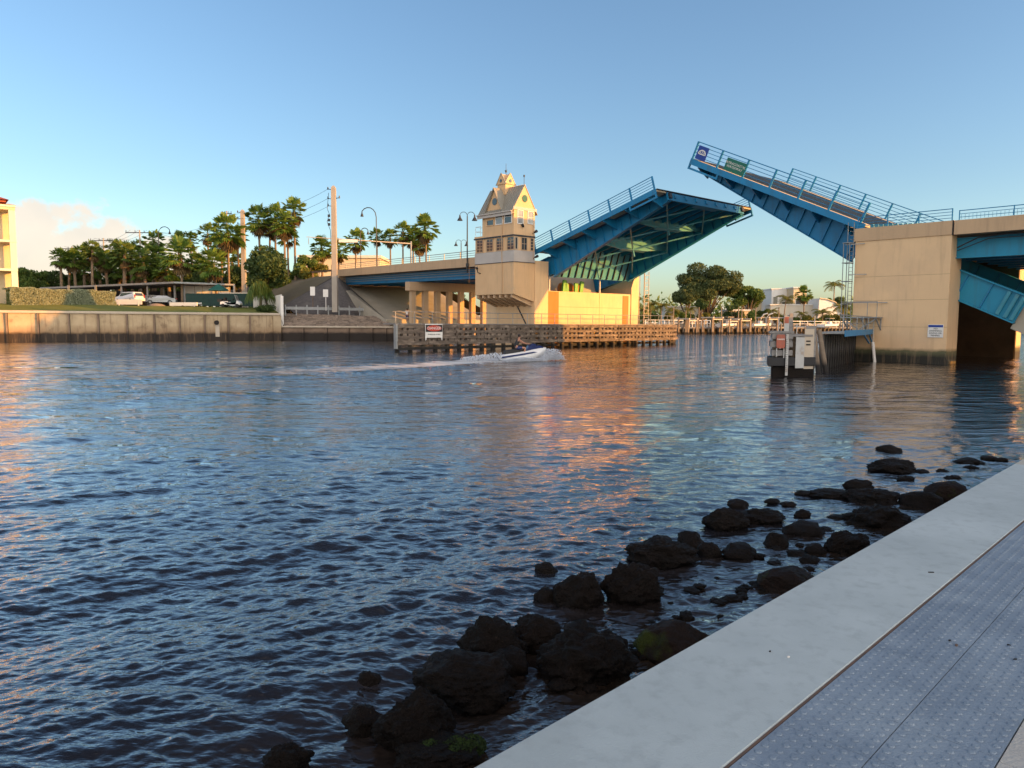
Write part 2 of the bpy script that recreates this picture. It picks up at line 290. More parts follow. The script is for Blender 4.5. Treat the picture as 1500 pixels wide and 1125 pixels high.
# ================================================================== SETTING
# ---- water: one sheet of wind waves, denser near the camera (only the tessellation follows distance)
A0=G(0,501); B0=G(410,498.2); C0=G(575,499); DIRA=(B0-A0).normalized()
WKo=Vector((0,0,0)); WE=Vector((.704,.710,0)).normalized(); WM=Vector((.710,-.704,0)).normalized(); WZ=1.18
WK=frame((0,0,0),WE,WM)
def water():
    nr,nc=1500,900
    ypx=np.concatenate([[ -1 ],np.linspace(0,1,nr)])[1:]
    y0,y1=1.9,900.0
    # rows even in picture height near, never finer than needed far
    yp=np.linspace(H/y1,H/y0,nr)**1.0
    Y=H/yp[::-1]
    a=np.linspace(-1.15,1.15,nc)
    YY,AA=np.meshgrid(Y,a,indexing='ij'); X=AA*YY
    cell=np.maximum(np.gradient(Y)[:,None]*np.ones((1,nc)),YY*2.3/nc)
    Zz=np.zeros_like(X)
    r=np.random.default_rng(3)
    nw=150
    lam=np.exp(r.uniform(math.log(.06),math.log(.62),nw)); lam[:7]=(3.1,2.6,4.6,3.7,5.4,2.9,4.1); lam[7:26]=np.exp(r.uniform(math.log(.6),math.log(2.3),19))
    th=r.normal(R(264),R(29),nw)      # most crests run roughly across the channel mouth
    ph=r.uniform(0,6.28,nw)
    th=np.where(lam>.8,r.normal(R(322),np.where(lam>2.4,R(7),R(20)),nw),np.where(np.arange(nw)%3==0,r.normal(R(315),R(25),nw),th))
    # patchy wind: amplitude envelope
    env=1+.35*np.sin(X*.11+1.1*np.sin(YY*.07))*np.sin(YY*.16+.6)+.25*np.sin(X*.43+YY*.29)
    for L_,t,p in zip(lam,th,ph):
        k=2*math.pi/L_
        st=.020 if L_<.3 else (.018 if L_<.6 else (.011 if L_<1.2 else (.009 if L_<2.5 else .014)))
        att=np.clip((L_/cell-2.2)/3,0,1)
        arg=k*(X*math.cos(t)+YY*math.sin(t))+p+.6*np.sin(.31*k*(X*math.sin(t)-YY*math.cos(t))+p*3)
        s=np.sin(arg)
        Zz+=att*env*(st/k)*(s+.25*np.cos(2*arg))
    # ---- jet ski wake
    path=[G(x,y) for x,y in ((772,526),(700,530),(620,535),(520,540),(400,545),(260,547),(120,546),(-60,541))]
    foam=np.zeros_like(X); D=np.full_like(X,1e9); Tt=np.zeros_like(X); acc=0; Sd=np.zeros_like(X)
    for p,q in zip(path[:-1],path[1:]):
        d=q-p; l=d.length; ux,uy=d.x/l,d.y/l
        t=np.clip((X-p.x)*ux+(YY-p.y)*uy,0,l); dd=np.hypot(X-p.x-ux*t,YY-p.y-uy*t)
        sd=(X-p.x)*(-uy)+(YY-p.y)*ux
        m=dd<D; D=np.where(m,dd,D); Tt=np.where(m,acc+t,Tt); Sd=np.where(m,sd,Sd); acc+=l
    wd=.6+Tt*.075
    foam=np.exp(-(D/wd)**2)*np.exp(-Tt/9)*1.35+np.exp(-(D/(wd*1.8))**2)*np.exp(-Tt/40)*.42
    for off in (-1,1):   # diverging bow-wave crests
        c=off*(.6+Tt*.14); g=np.exp(-((Sd-c)/(.35+Tt*.008))**2)*np.exp(-Tt/45)*(Tt>.5)
        Zz+=.10*g; foam+=.35*g*np.exp(-Tt/15)
    # slow swell lines from older wakes, lower left and middle
    for (x1,y1_,x2,y2_,am,wdt) in ((-40,612,620,574,.05,.5),(-60,745,430,690,.045,.35),(-80,880,660,770,.05,.30),(-80,905,500,800,.03,.25),(-40,538,170,540,-.10,.45),(430,592,560,586,.04,.5)):
        p=G(x1,y1_);q=G(x2,y2_);d=(q-p);l=d.length;ux,uy=d.x/l,d.y/l
        t=(X-p.x)*ux+(YY-p.y)*uy; sd=(X-p.x)*(-uy)+(YY-p.y)*ux+.15*np.sin(t*.7)
        g=np.exp(-(sd/wdt)**2)*np.clip(1-np.abs(t/l-.5)*1.6,0,1); Zz+=am*g*np.sin(sd/wdt*1.4+.6)
    # shoal attribute: clear shallow water near the walkway wall
    sh=(X*WM.x+YY*WM.y)-(-1.70)   # 0 at wall, negative out
    shal=np.clip(1+sh/3.2,0,1)*np.clip((24-YY)/16,0,1)
    Zz*= (1-.55*np.clip(1+sh/1.6,0,1))
    co=np.stack([X,YY,Zz],-1).reshape(-1,3)
    me=bpy.data.meshes.new('water'); me.vertices.add(nr*nc); me.vertices.foreach_set('co',co.ravel().astype(np.float32))
    idx=np.arange(nr*nc).reshape(nr,nc); q=np.stack([idx[:-1,:-1],idx[:-1,1:],idx[1:,1:],idx[1:,:-1]],-1).reshape(-1,4)
    nf=len(q); me.loops.add(nf*4); me.loops.foreach_set('vertex_index',q.ravel()); me.polygons.add(nf)
    me.polygons.foreach_set('loop_start',np.arange(0,nf*4,4)); me.polygons.foreach_set('loop_total',np.full(nf,4))
    me.polygons.foreach_set('use_smooth',np.ones(nf,bool)); me.update(calc_edges=True)
    for nm,ar in (('chop',np.clip((YY-10)/22,0,1)),('foam',foam),('shoal',shal),('ripple',np.maximum(.36,1/(1+np.maximum(YY-6,0)/40)))):
        at=me.attributes.new(nm,'FLOAT','POINT'); at.data.foreach_set('value',ar.ravel().astype(np.float32))
    m=bpy.data.materials.new('river_water'); m.use_nodes=True; t=m.node_tree; t.nodes.clear(); l=t.links.new
    geo=nn(t,'ShaderNodeNewGeometry')
    def noi(sc,d,stx=(1,1,1)):
        mp=nn(t,'ShaderNodeMapping'); l(geo.outputs['Position'],mp.inputs[0]); mp.inputs['Scale'].default_value=stx; mp.inputs['Rotation'].default_value=(0,0,R(-12))
        n=nn(t,'ShaderNodeTexNoise'); n.inputs['Scale'].default_value=sc; n.inputs['Detail'].default_value=d; l(mp.outputs[0],n.inputs['Vector']); return n.outputs[0]
    def mth(op,a,b):
        n=nn(t,'ShaderNodeMath',operation=op)
        for i,v in enumerate((a,b)):
            if isinstance(v,(int,float)): n.inputs[i].default_value=v
            else: l(v,n.inputs[i])
        return n.outputs[0]
    b1=nn(t,'ShaderNodeBump'); b1.inputs['Strength'].default_value=1; a3=nn(t,'ShaderNodeAttribute',attribute_name='ripple'); l(mth('MULTIPLY',a3.outputs['Fac'],.045),b1.inputs['Distance'])
    l(noi(3.2,5,(.6,1.3,1)),b1.inputs['Height'])
    b0=nn(t,'ShaderNodeBump'); b0.inputs['Strength'].default_value=1; a4=nn(t,'ShaderNodeAttribute',attribute_name='chop'); l(mth('MULTIPLY',a4.outputs['Fac'],.26),b0.inputs['Distance']); l(noi(.85,4,(.5,1.4,1)),b0.inputs['Height']); l(b0.outputs[0],b1.inputs['Normal'])
    b2=nn(t,'ShaderNodeBump'); b2.inputs['Strength'].default_value=1; l(mth('MULTIPLY',a3.outputs['Fac'],.010),b2.inputs['Distance'])
    l(noi(13,3,(.6,1.3,1)),b2.inputs['Height']); l(b1.outputs[0],b2.inputs['Normal'])
    gl=nn(t,'ShaderNodeBsdfGlossy'); gl.inputs['Roughness'].default_value=.035; l(b2.outputs[0],gl.inputs['Normal']); gl.inputs['Color'].default_value=(1,1,1,1)
    df=nn(t,'ShaderNodeBsdfDiffuse')
    tr=nn(t,'ShaderNodeBsdfTransparent'); tr.inputs['Color'].default_value=(.75,.62,.45,1)
    a1=nn(t,'ShaderNodeAttribute',attribute_name='shoal'); wc=nn(t,'ShaderNodeMix',data_type='RGBA'); l(a1.outputs['Fac'],wc.inputs[0]); wc.inputs[6].default_value=(.016,.017,.023,1); wc.inputs[7].default_value=(.055,.036,.02,1); l(wc.outputs[2],df.inputs['Color']); a2=nn(t,'ShaderNodeAttribute',attribute_name='foam')
    m1=nn(t,'ShaderNodeMixShader'); l(mth('MULTIPLY',a1.outputs['Fac'],.8),m1.inputs[0]); l(df.outputs[0],m1.inputs[1]); l(tr.outputs[0],m1.inputs[2])
    fr=nn(t,'ShaderNodeLayerWeight'); fr.inputs['Blend'].default_value=.5; l(b2.outputs[0],fr.inputs['Normal']); rf=mth('MINIMUM',mth('ADD',mth('MULTIPLY',mth('POWER',fr.outputs['Facing'],3.0),.97),.03),.97)
    m2=nn(t,'ShaderNodeMixShader'); l(rf,m2.inputs[0]); l(m1.outputs[0],m2.inputs[1]); l(gl.outputs[0],m2.inputs[2])
    fo=nn(t,'ShaderNodeBsdfDiffuse'); fo.inputs['Color'].default_value=(.62,.62,.62,1)
    mr=nn(t,'ShaderNodeMapRange'); l(mth('SUBTRACT',mth('ADD',a2.outputs['Fac'],0.),mth('MULTIPLY',noi(1.5,7,(.5,1.6,1)),1.5)),mr.inputs[0]); mr.inputs[1].default_value=-.42; mr.inputs[2].default_value=.0; mr.inputs[4].default_value=.9
    m3=nn(t,'ShaderNodeMixShader'); l(mr.outputs[0],m3.inputs[0]); l(m2.outputs[0],m3.inputs[1]); l(fo.outputs[0],m3.inputs[2])
    o=nn(t,'ShaderNodeOutputMaterial'); l(m3.outputs[0],o.inputs[0])
    me.materials.append(m)
    ob=bpy.data.objects.new('water',me); COL.objects.link(ob); ob['kind']='structure'
water()
# ---- shore bed under the shallow water beside the walkway
mb=MB(WK); n=40
for i in range(n+1):
    a=-1+i*.8
    for m_,z in ((-1.70,.16),(-2.15,.03),(-2.9,-.12),(-4.2,-.4),(-9,-1.6)):
        mb.v.append(WK(a,m_,z+.12*noise.noise(Vector((a*.9,m_*2,3)))))
mb.f=[(i*5+j,i*5+j+1,(i+1)*5+j+1,(i+1)*5+j) for i in range(n) for j in range(4)]
S('shore_bed',mb,MT['bed'],(0,0,0),kind='structure',smooth=True)
# river bed far below, so nothing is open underneath
S('river_bed',MB().box(-900,900,-60,1000,-3.2,-3.0),MT['bed'],(0,0,0),kind='structure')
# ---- near walkway
mb=MB(WK); mb.box(-6,9.05,-1.70,-1.135,.95,WZ)
S('seawall_coping',mb,MT['coping'],(0,0,0),kind='structure',bevel=.006)
ws=9.06
mb=MB(WK).box(ws,40,-1.70,-1.135,.95,WZ-.001)
S('seawall_coping',mb,MT['coping2'],(0,0,0),kind='structure',bevel=.006)
S('seawall',MB(WK).box(-6,60,-1.66,-1.14,-2.5,.949),MT['cap'],(0,0,0),kind='structure')
S('steel_edge_strip',MB(WK).box(-6,40,-1.134,-1.124,.95,WZ-.002),MT['rust'],(0,0,0),kind='structure')
mb=MB(WK); ts=.302
for j in range(2):
    m0=-1.122+j*ts
    for i in range(-12,60):
        a0=i*ts+.09
        mb.box(a0+.0015,a0+ts-.0015,m0+.002,m0+ts-.002,1.0,WZ)
        if a0<9:
            for p_ in range(6):
                for q_ in range(6):
                    a=a0+(p_+.5)*ts/6; m_=m0+(q_+.5)*ts/6; k=8 if a<4.5 else 6
                    b=len(mb.v)
                    for rr,zz in ((.0125,0.0003),(.0105,.0032),(.008,.0038)):
                        for t in range(k): mb.v.append(WK(a+rr*math.cos(t*6.2832/k),m_+rr*math.sin(t*6.2832/k),WZ+zz))
                    mb.f+=[(b+r_*k+t,b+r_*k+(t+1)%k,b+(r_+1)*k+(t+1)%k,b+(r_+1)*k+t) for r_ in range(2) for t in range(k)]+[tuple(b+2*k+t for t in range(k))]
S('tactile_paving',mb,MT['tactile'],(0,0,0),kind='structure')
mb=MB(WK)
for i in range(-20,130):
    for j in range(6 if i<60 else 1):
        o_=.075 if j%2 else 0
        mb.box(i*.31+o_,i*.31+.307+o_,-.515+j*.155,-.515+j*.155+.152,1.0,WZ-.001)
S('paved_path',mb,MT['paver'],(0,0,0),kind='structure')
S('path_base',MB(WK).box(-40,80,-1.13,14,.5,1.172-.004),MT['dark'],(0,0,0),kind='structure')
# bits of debris lying on the walkway
def debris(px,py,l,w_,m_,lab,name,cat,rot=0.3):
    g=G(px,py,WZ); fr=frame(g,(math.cos(rot),math.sin(rot),0),(-math.sin(rot),math.cos(rot),0))
    mb=MB(fr); k=7
    mb.prism([(l*.5*math.cos(t*6.283/k)*(1+.2*math.sin(t*3)),w_*.5*math.sin(t*6.283/k)) for t in range(k)],.001,.006,'ab')
    S(name,mb,m_,g,lab,cat)
debris(1364,839,.035,.006,MT['dark'],'dark twig lying on the pale coping near the tactile paving','twig','twig',.0)
debris(1155,963,.014,.009,MT['white'],'small white shell fragment on the coping','shell','shell')
debris(1128,955,.010,.005,MT['dark'],'tiny dark leaf beside the white shell fragment','leaf','leaf')
debris(1401,946,.022,.012,MT['rust'],'brown leaf scrap on the first row of tactile tiles','leaf','leaf',1)
debris(1391,939,.012,.009,MT['dark'],'small black leaf scrap beside the brown one on the tactile tiles','leaf','leaf')
debris(1487,967,.02,.011,MT['dark'],'black leaf scrap on the second row of tactile tiles, nearest the camera','leaf','leaf',.5)
debris(1478,946,.018,.010,MT['dark'],'dark leaf scrap on tactile tiles at the right edge, upper one','leaf','leaf',2)
# ---- land beyond the water
inl=Vector((-.25,.97,0))
bank=[(A0-DIRA*330,3.62,4.0,4.6,4.8),(A0-DIRA*40,3.62,4.0,4.6,4.8),(A0,3.60,4.0,4.6,4.8),(B0,3.30,3.8,4.5,4.7),(B0+DIRA*.6,1.9,3.4,3.75,3.9),(C0,1.9,3.1,3.4,3.6),
      (C0+Vector((8,6,0)),1.9,2.2,2.6,3.2),(Vector((6,134,0)),1.5,1.9,2.2,2.6),(Vector((31,178,0)),1.5,1.9,2.1,2.4),(Vector((100,224,0)),1.5,1.9,2.1,2.4),(Vector((500,430,0)),1.5,1.9,2.1,2.4),(Vector((900,700,0)),1.5,1.9,2.1,2.4)]
offs=(0.05,4,11,45,3000)
mb=MB(); k=len(offs)
for p,*zs in bank:
    zs=list(zs)+[zs[-1]]
    for o_,z in zip(offs,zs): 
        q=p+inl*o_; mb.v.append(Vector((q.x,q.y,z-.05)))
mb.f=[(i*k+j,(i+1)*k+j,(i+1)*k+j+1,i*k+j+1) for i in range(len(bank)-1) for j in range(k-1)]
S('ground',mb,MT['ground'],(0,0,0),kind='structure',smooth=False)
def gz(q): # ground height at a world xy
    best=None
    for i in range(len(bank)-1):
        p0,p1=bank[i][0],bank[i+1][0]
        d=p1-p0; w_=Vector((q.x,q.y,0))-p0
        det=d.x*inl.y-d.y*inl.x; t=(w_.x*inl.y-w_.y*inl.x)/det; o_=(d.x*w_.y-d.y*w_.x)/det
        if 0<=t<=1: best=(i,t,o_)
    if not best: return 2
    i,t,o_=best; z=[]
    for b in (bank[i],bank[i+1]):
        zs=list(b[1:])+[b[-1]]; z.append(float(np.interp(o_,offs,zs)))
    return z[0]*(1-t)+z[1]*t-.05
def onland(px,Y): 
    q=W(px,470,Y); return Vector((q.x,q.y,gz(q)))
# lawn: sheet over the ground, left part
mb=MB(); lb=bank[:4]; lo=(0.35,4,11,20)
for p,*zs in lb:
    for o_,z in zip(lo,[zs[0]+.05,zs[1],zs[2],zs[2]+.06]): q=p+inl*o_; mb.v.append(Vector((q.x,q.y,z+.02)))
mb.f=[(i*4+j,(i+1)*4+j,(i+1)*4+j+1,i*4+j+1) for i in range(3) for j in range(3)]
S('lawn',mb,MT['lawn'],(0,0,0),kind='structure')
mb=MB()
for p,*zs in lb:
    for o_,z in zip((20.2,48),[zs[2]+.1,zs[3]]): q=p+inl*o_; mb.v.append(Vector((q.x,q.y,z+.03)))
mb.f=[(i*2,(i+1)*2,(i+1)*2+1,i*2+1) for i in range(3)]
S('parking_court',mb,MT['asphalt'],(0,0,0),kind='structure')
# ================================================================== BRIDGE
ANG_R=R(24.9); ANG_L=R(15.8)
def rail(fr,a0,a1,b,c,h,posts,root,m,name='railing',n=5,pr=.05,rr=.022,plabel=None,bal=0):
    mb=MB(fr)
    for i in range(n):
        z=c+h*(1-i/n) if n>1 else c+h
        mb.tube((a0,b,z),(a1,b,z),rr*1.5 if i==0 else rr,n=6)
    if bal:
        k=int(abs(a1-a0)/bal)
        for i in range(k): a=a0+(a1-a0)*(i+.5)/k; mb.tube((a,b,c+h*.08),(a,b,c+h*.6),.012,n=4)
    r_=P(name,mb,m,root)
    for i in range(posts):
        a=a0+(a1-a0)*i/(posts-1)
        P('post',MB(fr).box(a-pr,a+pr,b-pr*.8,b+pr*.8,c-.02,c+h+.03),m,r_)
    return r_
def leaf(name,o,ang,sgn,label,right,tl=11.3):
    """bascule leaf: l measured from the hinge towards the tip, h perpendicular to the deck"""
    ca,sa=math.cos(ang),math.sin(ang)
    def fr(l,n,h):
        return B(o[0]+sgn*(l*ca-h*sa),n,o[1]+l*sa+h*ca)
    Lf=15.75; root=T(name,B(o[0],8,o[1]),label,'bascule leaf','opened leaves of the drawbridge')
    P('deck',MB(fr).box(-.3,Lf,1.6,14.4,-.16,-.02),MT['grating'],root)
    mb=MB(fr)
    for i in range(34):
        n=1.8+i*(12.4/33); mb.box(-.3,Lf-.02,n-.02,n+.02,-.02,.03)
    P('grating_bars',mb,MT['grating'],root)
    for n0,n1 in ((.12,1.6),(14.4,15.88)):
        P('walkway_slab',MB(fr).box(-.3,Lf,n0,n1,-.14,.02),MT['cream'],root)
    for n0,n1 in ((-.02,.12),(15.88,16.02)):
        mb=MB(fr).box(-.4,Lf+.05,n0,n1,-.42,.06)
        mb.box(Lf-3.1,Lf+.05,n0+.01,n1-.01,-.82,-.66)
        for l in (Lf-3.1,Lf-.1): mb.box(l,l+.14,n0+.005,n1-.005,-.66,-.42)
        P('edge_beam',mb,MT['blue'],root)
    dep=lambda l:-(.8+(Lf-l)*.128)
    for gi,(n0,n1) in enumerate(((1.95,2.05),(13.95,14.05))):
        pts=[(Lf-.1,-.17),(Lf-.1,dep(Lf)),(Lf-5,dep(Lf-5)),(Lf-10,dep(Lf-10)),(.15,dep(0)),(.15,-.17)]
        mb=MB(fr).prism(pts,n0,n1)
        bot=pts[1:5]
        for (p,q) in zip(bot[:-1],bot[1:]):
            mb.add([(p[0],n0-.2,p[1]-.06),(q[0],n0-.2,q[1]-.06),(q[0],n1+.2,q[1]-.06),(p[0],n1+.2,p[1]-.06),(p[0],n0-.2,p[1]),(q[0],n0-.2,q[1]),(q[0],n1+.2,q[1]),(p[0],n1+.2,p[1])],[(0,1,2,3),(7,6,5,4),(0,4,5,1),(1,5,6,2),(2,6,7,3),(3,7,4,0)])
        g=P('main_girder',mb,MT['blue'] if (right or gi==0) else MT['teal'],root)
        mb=MB(fr)
        for i in range(13):
            l=.6+i*1.17; mb.box(l-.03,l+.03,n0-.16,n1+.16,dep(l)+.02,-.18)
        P('stiffeners',mb,MT['blue'],g)
    for i in range(6):   # cantilever brackets under the walkways
        l=1.1+i*2.75
        for n0,n1 in ((.13,1.94),(15.87,14.06)):
            mb=MB(fr); v=[]
            for ll in (l-.07,l+.07):
                v+=[(ll,n0,-.15),(ll,n1,-.15),(ll,n1,-1.15),(ll,n0,-.5)]
            mb.add(v,[(0,1,2,3),(7,6,5,4),(0,4,5,1),(1,5,6,2),(2,6,7,3),(3,7,4,0)])
            mb.box(l-.16,l+.16,min(n0,n1)+.01,max(n0,n1)-.01,-.19,-.15)
            P('bracket',mb,MT['blue'],root)
    for i,l in enumerate((Lf-.35,Lf-4.9,Lf-9.6,.25)):  # floor beams
        d=dep(l)*.8 if i else -.72; mb=MB(fr)
        mm=MT['green'] if (i in (1,2,3) and not right) else MT['blue']
        if i==3 and not right:
            # sloping closure plate with ribs at the pier end
            mb.add([(.2,2.06,dep(0)),(.2,13.94,dep(0)),(1.9,13.94,-.3),(1.9,2.06,-.3),(.12,2.06,dep(0)),(.12,13.94,dep(0)),(1.82,13.94,-.3),(1.82,2.06,-.3)],[(0,1,2,3),(7,6,5,4),(0,4,5,1),(1,5,6,2),(2,6,7,3),(3,7,4,0)])
            pl=P('closure_plate',mb,MT['green'],root)
            rb=MB(fr)
            for j in range(11):
                n=2.9+j*1.02; rb.add([(.21,n-.05,dep(0)),(.21,n+.05,dep(0)),(1.91,n+.05,-.3),(1.91,n-.05,-.3),(.4,n-.05,dep(0)),(.4,n+.05,dep(0)),(2.05,n+.05,-.3),(2.05,n-.05,-.3)],[(0,1,2,3),(7,6,5,4),(0,4,5,1),(1,5,6,2),(2,6,7,3),(3,7,4,0)])
            P('ribs',rb,MT['dsteel'],pl)
        else:
            # fish-bellied beam
            pts=[(2.06,-.2),(13.94,-.2),(13.94,d*.72),(10,d),(6,d),(2.06,d*.72)]
            v=[(l-.05,a,c) for a,c in pts]+[(l+.05,a,c) for a,c in pts]; n_=6
            mb.add(v,[tuple(range(n_)),tuple(range(2*n_-1,n_-1,-1))]+[(i_,(i_+1)%n_,n_+(i_+1)%n_,n_+i_) for i_ in range(n_)])
            mb.box(l-.25,l+.25,6,10,d-.06,d)
            P('floor_beam',mb,mm,root)
    for j in range(8):
        n=3+j*1.43; P('stringer',MB(fr).box(.3,Lf-.3,n-.05,n+.05,-.55,-.17),MT['blue'] if j%3 else MT['teal'],root)
    for (l0,l1) in ((Lf-.4,Lf-4.9),(Lf-4.9,Lf-9.6),(Lf-9.6,1.0)):   # wind bracing
        for (na,nb) in ((2.1,8),(8,13.9),(8,2.1),(13.9,8)):
            up_=(na,nb) in ((2.1,8),(13.9,8))
            a=(l0 if up_ else l0,na,dep(l0)*.72); b=(l1,nb,dep(l1)*.78)
            P('cross_brace',MB(fr).beam(a,b,.13,.13),MT['green'] if not right else MT['blue'],root)
        P('sway_post',MB(fr).beam((l1,8,dep(l1)-.3),(l1,8,-.4),.14,.14),MT['green'] if not right else MT['blue'],root)
    mb=MB(fr).box(Lf-.12,Lf+.02,1.7,14.3,-.78,-.05)
    for j in range(7): n=2.8+j*1.65; mb.box(Lf-.0,Lf+.12,n-.12,n+.12,-.5,-.15)
    P('end_beam',mb,MT['blue'],root)
    P('tip_joint',MB(fr).box(Lf-.05,Lf+.12,.2,15.8,.0,.07),MT['dsteel'],root)
    for n in (2.0,14.0): P('lock_box',MB(fr).box(Lf-.1,Lf+.2,n-.18,n+.18,-.6,-.15),MT['dsteel'],root)
    for b in (.05,15.95): rail(fr,0,Lf-.05,b,.05,1.16 if not right else 1.42,7,root,MT['blue'],pr=.07,rr=.026)
    # tail and counterweight behind the hinge
    for n in (2.0,14.0):
        mb=MB(fr).box(-tl,.1,n-.07,n+.07,-2.42,-.62); mb.box(-tl,.1,n-.3,n+.3,-.68,-.6); mb.box(-tl,.1,n-.3,n+.3,-2.5,-2.42)
        g=P('tail_girder',mb,MT['teal'] if right else MT['blue'],root)
        sb=MB(fr)
        for i in range(int(tl/1.65)): l=-1-i*1.62; sb.box(l-.03,l+.03,n-.2,n+.2,-2.41,-.69)
        P('stiffeners',sb,MT['blue'],g)
    P('counterweight',MB(fr).box(-tl-(2.7 if right else .0),-tl+(.1 if right else 1.9),2.3,13.7,-2.9,-.35),MT['concrete'],root)
    mb=MB(fr)
    for l in ((-11.1,-10.7,-10.2) if right else (-6,)): mb.tube((l,1.78,-2.35),(l,1.78,-.75),.12,n=6)
    P('worn_pipes',mb,MT['green'],root)
    return root,fr
rr_,frR=leaf('bascule_leaf',(-.2,9.72),ANG_R,1,'nearer blue leaf raised from the right pier, two signs on its railing',True)
rl_,frL=leaf('bascule_leaf',(33.0,10.03),ANG_L,-1,'farther blue leaf raised beside the tower, showing its green braced underside',False,6.6)
# signs hung on the right leaf's near railing
def text(name,body,o,xa,ya,size,m,parent,al='CENTER',ext=.004):
    c=bpy.data.curves.new(name,'FONT'); c.body=body; c.size=size; c.align_x=al; c.align_y='CENTER'; c.extrude=ext; c.resolution_u=2
    t=bpy.data.objects.new(name+'_tmp',c); COL.objects.link(t)
    bpy.context.view_layer.update(); me=bpy.data.meshes.new_from_object(t.evaluated_get(bpy.context.evaluated_depsgraph_get()))
    bpy.data.objects.remove(t); me.materials.clear(); me.materials.append(m); me.name=name
    xa=Vector(xa).normalized(); ya=Vector(ya).normalized(); za=xa.cross(ya)
    off=rootloc(parent); Mx=Matrix(((xa.x,ya.x,za.x,o.x-off.x),(xa.y,ya.y,za.y,o.y-off.y),(xa.z,ya.z,za.z,o.z-off.z),(0,0,0,1)))
    me.transform(Mx); ob=bpy.data.objects.new(name,me); COL.objects.link(ob); ob.parent=parent; return ob
xR=-(frR(1,0,0)-frR(0,0,0)); yR=(frR(0,0,1)-frR(0,0,0))
rt_=T('road_sign',frR(14.9,-.06,.1),'blue square sign with a white bridge symbol at the tip of the right leaf railing','sign')
P('panel',MB(frR).box(14.35,15.4,-.09,-.05,.16,1.26),MT['sblue'],rt_)
mb=MB(frR)
for i in range(8):
    a=math.pi*i/8;b_=math.pi*(i+1)/8; f_=lambda t:(14.87+.36*math.cos(t),-.1,.62+.33*math.sin(t)); mb.beam(f_(a),f_(b_),.02,.09)
mb.beam((14.5,-.1,.62),(15.24,-.1,.62),.02,.08)
for dx in (-.18,0,.18): mb.beam((14.87+dx,-.1,.62),(14.87+dx,-.1,.88),.02,.05)
P('emblem',mb,MT['white'],rt_)
rt2=T('road_sign',frR(11.4,-.06,.1),'green rectangular sign with two white text lines on the right leaf railing','sign')
P('panel',MB(frR).box(10.45,12.35,-.09,-.05,.12,1.12),MT['sgr'],rt2)
text('lettering','INTRACOASTAL\nWATERWAY',frR(11.4,-.1,.64),xR,yR,.27,MT['white'],rt2)

def bridge_wall_jct(): pass
# ---- right pier
rp=T('bascule_pier',B(-3,8,0),'tan concrete pier on the right with a dark wet base and grey ladders','pier','drawbridge piers')
mb=MB(B).box(-6.2,0,-.1,.9,-2.5,8.42); P('side_wall',mb,MT['pier'],rp)
mb=MB(B); mb.box(-6.2,-5.4,.9,1.9,-2.5,7.1); P('side_wall',mb,MT['pier'],rp)
P('side_wall',MB(B).box(-6.2,0,15.3,16.6,-2.5,8.42),MT['pier'],rp)
P('front_wall',MB(B).box(-.9,0,.9,15.3,-2.5,5.9),MT['pier'],rp)
P('painted_shade',MB(B).box(-.96,-.9,1.9,15.2,-2.5,7.0),MT['darkened'],rp)  # added panels, here and next line, painting shade onto the inner faces
P('painted_shade',MB(B).box(-6.15,-.97,15.22,15.3,-2.5,7.6),MT['darkened'],rp)
P('parapet',MB(B).box(-6.28,.08,-.18,.18,8.42,9.32),MT['fascia'],rp)
P('parapet',MB(B).box(-6.28,.08,15.8,16.2,8.42,9.32),MT['fascia'],rp)
P('deck_slab',MB(B).box(-6.2,-.3,.18,15.8,8.7,9.2),MT['concrete'],rp)
P('flared_footing',MB(B).prism([(-6.35,-2.5),(-6.35,.15),(-6.2,.75),(-.1,.75),(.1,.15),(.1,-2.5)],-.28,-.1),MT['pier'],rp)
mb=MB(B)
for z in (2.42,4.25,5.9): mb.box(-6.205,.005,-.105,-.1,z,z+.015)
P('joint_line',mb,MT['jointline'],rp)
P('joint_line',MB(B).box(-6.3,-6.22,-.19,-.17,8.4,9.33),MT['dark'],rp)
rail(B,-6.15,-.1,-.05,9.3,.78,4,rp,MT['blue'],n=4,pr=.035,rr=.018)
rail(B,-6.15,-.1,16,9.3,.78,4,rp,MT['blue'],n=4,pr=.035,rr=.018)
mb=MB(B)     # movable kerb teeth where the leaf meets the pier
for i in range(12): mb.box(-1.0-i*.32,-.8-i*.32,.3,.5,9.2,9.6-i*.02)
P('joint_teeth',mb,MT['green'],rp)
# ladders, platform and drain pipe on the pier
lad=T('access_ladder',B(0,-.5,3),'grey caged ladder down the left corner of the right pier','ladder')
mb=MB(B)
for a,b in ((.12,-.15),(.12,-.75),(.55,-.15),(.55,-.75)): mb.tube((a,b,2.3),(a,b,8.3 if b<-.5 else 9.8),.03,n=5)
P('rails',mb,MT['steel'],lad)
mb=MB(B)
for i in range(26): z=2.4+i*.28; mb.tube((.12,-.15,z),(.12,-.75,z),.016,n=4)
P('rungs',mb,MT['steel'],lad)
mb=MB(B)
for z in (4.0,5.6,6.9,8.3): mb.box(.08,.62,-.8,-.1,z,z+.05)
P('landings',mb,MT['steel'],lad)
mb=MB(B)
for (p,q) in (((.1,-.75,6.1),(-.9,-.2,6.1)),((.1,-.75,4.1),(-2.4,-.2,4.1)),((.5,-.6,8.2),(-.7,-.2,8.25))): mb.beam(p,q,.05,.05)
P('standoffs',mb,MT['steel'],lad)
plt=T('access_platform',B(-1,-.5,2.3),'small grey steel platform bracketed to the right pier beside the ladder','platform')
P('deck',MB(B).box(-2.1,.45,-1.05,-.13,3.02,3.1),MT['steel'],plt)
mb=MB(B)
for a in (-2.0,-1.0,.3): mb.beam((a,-1.0,3.0),(a,-.12,2.2),.07,.07); mb.beam((a,-.15,2.2),(a,-.15,3.0),.06,.06)
